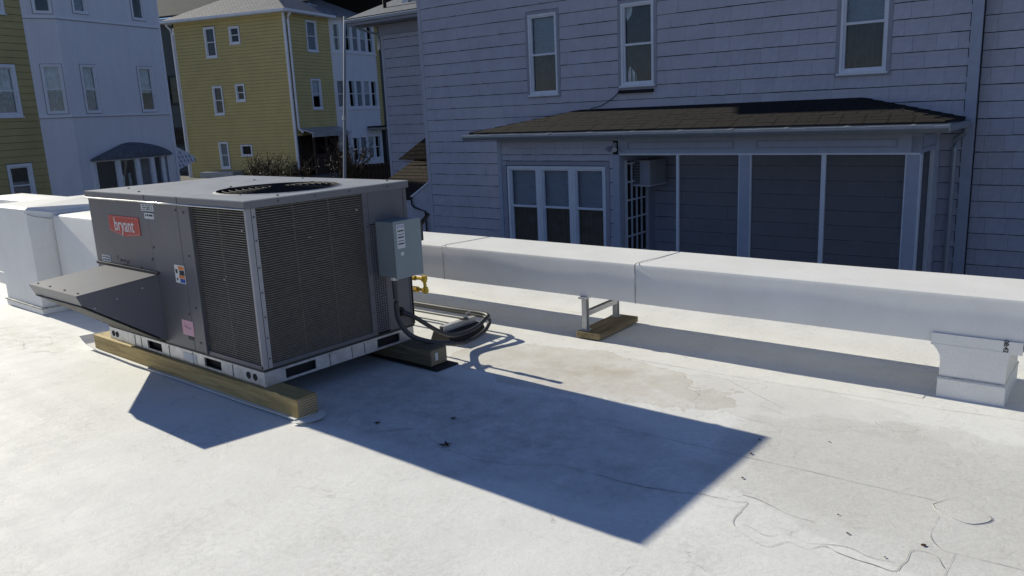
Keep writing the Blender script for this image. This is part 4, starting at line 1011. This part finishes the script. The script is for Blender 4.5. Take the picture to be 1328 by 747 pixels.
MB(FL).slab([(-2.05, -.9, 6.98), (-1.75, -.9, 6.98), (-1.75, -1.3, 7.18), (-2.05, -1.3, 7.18)], (0, 0, .02)).build('vent_flashing', 'hanger', yrf)
P = spline([(-1.9, -1.2, 7.6), (-1.4, -1.0, 7.0), (-.9, -.8, 7.35), (-.4, -.6, 7.0)], 5); MB(FL).tube([tuple(p) for p in P], .012, 4).build('roof_cable', 'cable', yrf)
# bay on the right-hand side
bz0, bz1 = -1.0, 6.45
bpts = [(0, 3.5), (.46, 3.96), (.46, 7.02), (0, 7.48)]     # local x, y
bays = [Face(0, 3.5, math.pi/4, 1), Face(.46, 3.96, math.pi/2, 1), Face(.46, 7.02, 3*math.pi/4, 1)]
blen = [.651, 3.06, .651]
bwin = [[(.12, .53, 4.87, 6.20), (.12, .53, 2.10, 3.47), (.12, .53, -.6, .6)],
        [(a, a+.62, z0, z1) for (z0, z1) in ((4.88, 6.25), (2.10, 3.47), (-.62, .6)) for a in (.14, .84, 1.56, 2.28)], []]
for F, ln, hs in zip(bays, blen, bwin):
    m = MB(F)
    for (a, b, c, d) in minus(0, ln, bz0, bz1, [(h[0]+.03, h[1]-.03, h[2]+.03, h[3]-.03) for h in hs]): m.box(a, b, -.1, 0, c, d)
    m.build('bay_wall', 'whitesd', yh)
    for z in (4.76, 1.98): MB(F).box(-.02, ln+.02, 0, .05, z, z+.08).build('bay_band', 'vinyl', yh)
    for i, h in enumerate(hs): window(yh, F, *h, 'vinyl', .04, ['sides', 'curtain', 'lace', 'sides'][i % 4], .5, .06, 0, False, .018)
MB(F0).slab([(0, -3.2, EZ+.0), (.8, -3.75, EZ), (.8, -7.2, EZ), (0, -7.8, EZ), (-1.6, -5.5, EZ+1.0)], (0, 0, .07)).build('bay_roof', 'yroof', yh)
MB(F0).slab([(.02, -3.3, EZ-.06), (.72, -3.85, EZ-.06), (.72, -7.15, EZ-.06), (.02, -7.7, EZ-.06)], (0, 0, .05)).build('bay_eave', 'vinyl', yh)
# ground-floor porch, dark inside
MB(F0).slab([(.03, -.25, 2.16), (.62, -.55, 1.90), (.62, -3.5, 1.90), (.03, -3.45, 2.16)], (0, 0, .06)).build('porch_roof', 'gutterm', yh)
MB(F0).box(.56, .64, -.5, -3.52, 1.76, 1.89).build('porch_beam', 'gutterm', yh)
for y in (.6, 1.6, 2.4, 3.4): MB(F0).box(.50, .59, -y-.05, -y+.05, -.2, 1.8).build('porch_post', 'darkbrown', yh)
m = MB()
for q in range(22): y = .6+q*.13; m.box(.53, .55, -y-.055, -y+.055, .0, .95)
m.build('porch_boards', 'darkbrown', yh); MB(F0).box(-1.2, -1.1, -.2, -3.4, .0, 1.8).build('porch_inner_wall', 'darkbrown', yh); MB(F0).box(-1.1, .65, -.3, -3.5, -.3, .0).build('porch_deck', 'darkbrown', yh)
MB(F0).box(.46, 1.15, -5.6, -7.6, 1.93, 2.02).build('lower_canopy', 'gutterm', yh); MB(F0).box(.5, 1.2, -5.55, -7.65, 2.03, 2.10).build('canopy_trim', 'black', yh)
MB(FL).box(-5.0, -3.0, .3, 1.1, -.95, -.68).build('concrete_step', 'gutterm', yh, bevel=.02)
MB(FL).box(-2.2, -.1, .25, .5, -1, -.35).build('garden_wall', 'olivesd', yh, bevel=.02)

# ------------------------------------------------------------------ white and olive house at the left
WA = R(108)
wh = empty('white_bay_house', (-26.132, 10.55, -1.5), WA, 'white sided house with bow window and olive flank at left edge', 'house')
FM = Face(0, 0, 0, 1.5)
mw = [(.55, 1.11, 2.08, 3.54, 'lace'), (2.75, 3.39, 2.08, 3.55, 'shade'), (.62, 1.14, 5.05, 6.4, 'lace'), (2.87, 3.41, 5.04, 6.4, 'blind')]
WT = 7.6
m = MB(FM)
for (a, b, c, d) in minus(.0, 3.95, -1.5, WT, [(h[0]+.03, h[1]-.03, h[2]+.03, h[3]-.03) for h in mw]+[(.45, 3.55, -1.3, .62)]): m.box(a, b, -.15, 0, c, d)
m.box(3.80, 3.95, -.15, -7, -1.5, WT); m.box(-1.0, 3.8, -7, -6.85, -1.5, WT); m.box(-3, 3.8, -3.0, -2.9, -1.5, WT-.1)
whw = m.build('wall', 'whitesd', wh)
FA = Face(-.87*math.cos(R(-36)), -.87*math.sin(R(-36)), R(-36), 1.5)
aw = [(.25, .80, 2.09, 3.53, 'lace'), (.30, .80, 4.97, 6.3, 'blind')]
m = MB(FA)
for (a, b, c, d) in minus(0, .868, -1.5, WT, [(h[0]+.03, h[1]-.03, h[2]+.03, h[3]-.03) for h in aw]): m.box(a, b, -.12, 0, c, d)
m.build('bay_wall', 'whitesd', wh)
for F, ws in ((FM, mw), (FA, aw)):
    for (a, b, c, d, st) in ws:
        window(wh, F, a, b, c, d, 'vinyl', .055, st, .5, .06, 0, False, .03, proud=.03)
        m = MB(F)
        for (p, q, e, f) in minus(a-.022, b+.022, c-.022, d+.022, [(a, b, c, d)]): m.box(p, q, 0, .012, e, f)
        m.build('window_reveal', 'gtrimdark', wh)
for z in (4.84, 1.98):
    MB(FM).box(-.01, 3.97, 0, .035, z, z+.07).build('belt_course', 'vinyl', wh); MB(FA).box(0, .87, 0, .034, z, z+.07).build('belt_course', 'vinyl', wh)
    MB(FM).box(-.01, 3.97, 0.0, .03, z-.02, z-.001).build('belt_shade_strip', 'gtrimdark', wh); MB(FA).box(0, .87, 0, .029, z-.02, z-.001).build('belt_shade_strip', 'gtrimdark', wh)  # darker strip painted as the shade under the belt
MB(FM).box(3.90, 3.98, -.1, .05, -1.5, WT).build('corner_board', 'vinyl', wh)
# olive flank
FO = Face(FA.x-3.4*math.cos(0), FA.y, 0, 1.5)
ow = [(3.4-1.30, 3.4-.52, 2.04, 3.51, 'lace'), (3.4-1.30, 3.4-.52, -.55, .70, 'beige'), (3.4-1.3, 3.4-.53, 4.90, 6.3, 'drape')]
m = MB(FO)
for (a, b, c, d) in minus(0, 3.4, -1.5, WT, [(h[0]+.03, h[1]-.03, h[2]+.03, h[3]-.03) for h in ow]): m.box(a, b, -.15, 0, c, d)
m.box(0, .15, -.15, -6.5, -1.5, WT); m.build('olive_wall', 'tarpaper', wh)
siding(wh, FO, 0, 3.39, -1.5, WT-.1, [(h[0]-.02, h[1]+.02, h[2]-.04, h[3]+.02) for h in ow], .2, 'olivesd', 'clapboards')
for (a, b, c, d, st) in ow: window(wh, FO, a, b, c, d, 'vinyl', .09, st, .5, .06, 0, True, .03, proud=.035)
MB(F0).slab([(-4.7, .6, WT+1.5), (4.3, .6, WT+1.5), (4.3, -7.3, WT+1.5), (-4.7, -7.3, WT+1.5)], (0, 0, .15)).build('roof', 'darkroof', wh)
# bow window with a curved hood
NB = 5; um, hw_ = 2.03, 1.53
arc = [(um-hw_+2*hw_*q/NB, .55*math.sin(math.pi*(q+.0)/NB)**.8 if 0 < q < NB else 0.0) for q in range(NB+1)]
bow = MB(FM)
for (u, oo) in arc: bow.box(u-.075, u+.075, oo-.06, oo+.04, -1.2, .60)
bow.slab([(u, oo+.05, .58) for u, oo in arc], (0, 0, .06)); bow.slab([(u, oo+.05, -1.3) for u, oo in arc], (0, 0, .12))
bw = bow.build('bow_window', 'vinyl', wh)
for q in range(NB):
    (a, oa), (b, ob) = arc[q], arc[q+1]
    MB(FM).slab([(a, oa-.01, -1.18), (b, ob-.01, -1.18), (b, ob-.01, .58), (a, oa-.01, .58)], (0, -.006, 0)).build('pane', 'glass', bw)
MB(FM).box(1.85, 2.4, .30, .32, -1.2, .55).build('blind', 'beige', bw)
MB(FM).box(1.3, 1.36, .25, .27, -1.2, .1).build('curtain', 'lace', bw); MB(FM).box(1.55, 1.63, .25, .27, -1.2, .15).build('curtain', 'lace', bw)
bh = MB(FM); rows = 7; idx = []
for r in range(rows+1):
    t = r/rows; s_ = math.cos(t*math.pi/2); P = []
    for q in range(17):
        ph = math.pi*q/16; u = um-(hw_+.12)*math.cos(ph)*(.45+.55*s_) if r else um-(hw_+.12)*math.cos(ph); oo = (.66*math.sin(ph))*s_
        P.append((u, oo+.002, .62+.50*math.sin(t*math.pi/2)*(.35+.65*math.sin(ph))))
    idx.append(bh.pts(P))
for a, b in zip(idx, idx[1:]):
    for q in range(16): bh.f.append((a+q, a+q+1, b+q+1, b+q))
bh.build('bow_roof', 'slate', bw, smooth=True)
# lattice-patterned awning over the side door
am = MB(FM); aw_ = am.slab([(3.96, -.15, .93), (3.96, -1.9, .93), (5.0, -1.9, .40), (5.0, -.15, .40)], (0, 0, .03)).build('door_awning', 'awning', wh)
MB(FM).slab([(3.96, -.15, .95), (5.02, -.15, .45), (4.98, -.15, .28), (3.96, -.15, .0)], (0, .02, 0)).build('awning_side', 'awning', aw_)
m = MB(FM)
for i in range(6):
    for j in range(5):
        u = 4.0+i*.17+(.085 if j % 2 else 0); z = .22+j*.15
        if z < .90-.51*(u-3.96) and z > .14+.15*(u-3.96): m.slab([(u, -.129, z), (u+.07, -.129, z-.09), (u+.10, -.129, z-.07), (u+.03, -.129, z+.025)], (0, .004, 0))
m.build('awning_pattern', 'awnblue', aw_)

# ------------------------------------------------------------------ houses further back
bk = empty('dark_house', (-43.167, 23.275, -1.0), YA, 'dark grey green house in the gap beside the yellow house', 'house')
FB = Face(0, 0, 0, 1.0)
bwn = [(-.75, .18, 2.72, 4.30), (-.85, 0.0, .45, 1.5)]
m = MB(FB)
for (a, b, c, d) in minus(-6, 9, -1, 7.2, bwn): m.box(a, b, -.15, 0, c, d)
m.box(-6, -5.85, -.15, -8, -1, 7.2); m.box(8.85, 9, -.15, -8, -1, 7.2); m.box(-6, 9, -8, -7.9, -1, 7.2); m.box(-5.8, 8.8, -2.1, -2, -1, 7.1)
m.build('wall', 'darkwall', bk); siding(bk, FB, -6, 9, -1, 7.15, [(a-.02, b+.02, c-.04, d+.02) for a, b, c, d in bwn], .2, 'darkwall', 'clapboards')
for (a, b, c, d) in bwn: window(bk, FB, a, b, c, d, 'darkroof', .08, 'dark', .5, .06, 0, True, .03)
MB(FB).slab([(-6.5, .5, 7.25), (9.5, .5, 7.25), (9.5, -4.5, 10.6), (-6.5, -4.5, 10.6)], (0, 0, .1)).build('roof', 'darkroof', bk); MB(FB).slab([(-6.5, -8.6, 7.25), (9.5, -8.6, 7.25), (9.5, -4.5, 10.6), (-6.5, -4.5, 10.6)], (0, 0, .1)).build('roof', 'darkroof', bk)
MB(FB).box(-6.5, 9.5, .5, .6, 7.05, 7.2).build('gutter', 'gtrim', bk)
MB(FB).box(-6.5, 9.5, 0, .49, 7.1, 7.15).build('soffit', 'gtrim', bk)
rd_ = empty('brick_house', (-36, 40, -1.0), YA, 'dark red gabled house rising behind the yellow house roof', 'house')
FBk = Face(0, 0, 0, 1.0)
m = MB(FBk); m.slab([(-9, 0, -1), (12, 0, -1), (12, 0, 8.6), (2, 0, 13), (-9, 0, 8.6)], (0, -9, 0)); m.build('wall', 'brickred', rd_)
MB(FBk).slab([(-9.6, .4, 8.4), (2, .4, 13.1), (2, -9.4, 13.1), (-9.6, -9.4, 8.4)], (0, 0, .2)).build('roof', 'darkroof', rd_); MB(FBk).slab([(12.6, .4, 8.4), (2, .4, 13.1), (2, -9.4, 13.1), (12.6, -9.4, 8.4)], (0, 0, .2)).build('roof', 'darkroof', rd_)
for u in (-3, 1, 5): window(rd_, FBk, u, u+.9, 5, 6.6, 'vinyl', .08, 'dark', .5, .06, .12, True, .03)

# ------------------------------------------------------------------ pole, fence, bare shrubs
pb = Vector((-19.4, 15.4, -1.2)); ptp = Vector((-20.35, 16.85, 5.3))
pole = empty('metal_pole', (-19.43, 15.2, -1.9), 0, 'thin pale metal pole standing before the yellow house bay', 'pole')
d1 = Vector((-16.136, 12.774, .169))*1.0; O_ = Vector((0, 0, CAM_H))
pA = O_+(Vector((-16.136, 12.774, .169))-O_)*1.22; pB = O_+(Vector((-16.539, 13.519, 3.902))-O_)*1.22
dv = (pB-pA).normalized(); pA2 = pA-dv*1.9; pB2 = pB+dv*.2
pole.location = pA2
MB().tube([(0, 0, 0), tuple(v*s for v, s in zip(pB2-pA2, (1, -1, 1)))], [.055, .04], 10).build('shaft', 'gutterm', pole)
def rel(p): v = p-pA2; return (v.x, -v.y, v.z)
q_ = pA2+dv*3.6; MB().tube([rel(q_), rel(q_+dv*.12)], .065, 10).build('collar', 'galv', pole)
MB().tube([(0, 0, -.6), (0, 0, .05)], .09, 10).build('footing', 'galv', pole)
fc = empty('board_fence', (-24.2, 19.3, -1.15), R(41), 'dark brown board fence at the right of the yellow house', 'fence')
for q in range(14): MB().box(-.1+q*.15, .04+q*.15, 0, .022, -.4, 1.02+random.uniform(-.01, .01)).build('board', 'darkbrown', fc)
MB().box(-.15, 2.0, -.05, -.001, .2, .28).build('fence_rail', 'darkbrown', fc); MB().box(-.15, 2.0, -.05, -.001, .8, .88).build('fence_rail', 'darkbrown', fc)
def shrub(loc, w, h, nb, leaves, label, seed):
    rr = random.Random(seed); t = empty('bare_shrub', loc, 0, label, 'shrub'); m = MB(); lf = MB()
    def grow(p, d, ln, r, lev):
        P = [p]; dd = d
        for _ in range(4):
            dd = (dd+Vector((rr.uniform(-.35, .35), rr.uniform(-.35, .35), rr.uniform(-.12, .25)))).normalized(); P.append(P[-1]+dd*ln/4)
        m.tube([tuple(q) for q in P], [r*(1-.16*k) for k in range(5)], 4, cap=False)
        if lev:
            for k in range(1, 5):
                for _ in range(2): grow(P[k], (dd+Vector((rr.uniform(-.9, .9), rr.uniform(-.9, .9), rr.uniform(-.2, .8)))).normalized(), ln*.55, r*.5, lev-1)
        else:
            for k in range(leaves):
                q = P[rr.randint(1, 4)]; s = rr.uniform(.02, .045); a = Vector((rr.uniform(-1, 1), rr.uniform(-1, 1), rr.uniform(-1, 1))).normalized(); b = a.orthogonal().normalized()
                i = lf.raw([q+a*s, q+b*s*.6, q-a*s, q-b*s*.6]); lf.f.append((i, i+1, i+2, i+3))
    for _ in range(nb):
        p = Vector((rr.uniform(-w, w)*.7, rr.uniform(-.3, .3), 0)); grow(p, Vector((rr.uniform(-.6, .6), rr.uniform(-.5, .5), 1)).normalized(), h*rr.uniform(.6, 1), .034, 2)
    m.build('branches', 'twig', t); 
    if lf.v: lf.build('leaves', 'foliage', t, kind='stuff')
shrub((-26.6, 17.5, -1.25), 1.2, 1.15, 12, 1, 'bare twiggy shrub spreading in front of the yellow wall', 3)
shrub((-25.6, 18.3, -1.2), .6, 1.0, 6, 1, 'smaller bare shrub at the dark porch corner of the yellow house', 4)
shrub((-23.9, 19.0, -1.15), .6, 1.3, 8, 1, 'bare shrub in front of the brown board fence', 5)

# ------------------------------------------------------------------ leaves and scraps on the roof
def leaf(x, y, s, rot, seed, label):
    rr = random.Random(seed); P = []
    for k in range(10):
        a = 2*math.pi*k/10; r = s*(1 if k % 2 else (.45 if s > .019 else .8))*rr.uniform(.7, 1.2); P.append((r*math.cos(a), r*math.sin(a), rr.uniform(.002, .3*s+.002)))
    m = MB(); i = m.raw(P); c = m.raw([(0, 0, .003)])
    for k in range(10): m.f.append((c, i+k, i+(k+1) % 10))
    o = m.build('dead_leaf', 'leaf'); o.location = (x, y, rz(x, y)+.001); o.rotation_euler = (0, 0, rot); return tag(o, label, 'leaf')
leaf(-2.631, 2.55, .034, .4, 1, 'largest curled brown leaf lying in the shadow of the unit')
leaf(-3.132, 2.549, .02, 2.1, 2, 'small brown leaf in shadow near the golden beam end')
leaf(-2.839, 2.824, .022, 1.1, 3, 'flat brown leaf in shadow right of the wet patch')
for k, (x, y, lb) in enumerate([
    (-1.139, 3.594, 'tiny dark leaf scrap lying alone on the sunlit roof beyond the shadow tip'),
    (-1.416, 3.443, 'tiny dark leaf scrap touching the far edge of the unit shadow tip'),
    (-1.382, 3.273, 'tiny dark leaf scrap inside the right tip of the unit shadow'),
    (-.884, 2.933, 'tiny dark leaf scrap in the middle of the dried puddle stain'),
    (-.811, 2.814, 'tiny dark leaf scrap between dried puddle middle and the scalloped lap edge'),
    (-.572, 2.884, 'tiny dark leaf scrap beside the bent seam near the lower right corner'),
    (-.658, 2.727, 'tiny dark leaf scrap just inside the scalloped lap edge at lower right'),
    (-1.312, 3.021, 'tiny dark leaf scrap left of the short wrinkle near the shadow edge')]):
    o = leaf(x, y, .0055+.002*(k % 3), k, 10+k, lb); o['group'] = 'tiny leaf scraps on the roof'; o.name = 'leaf_scrap'
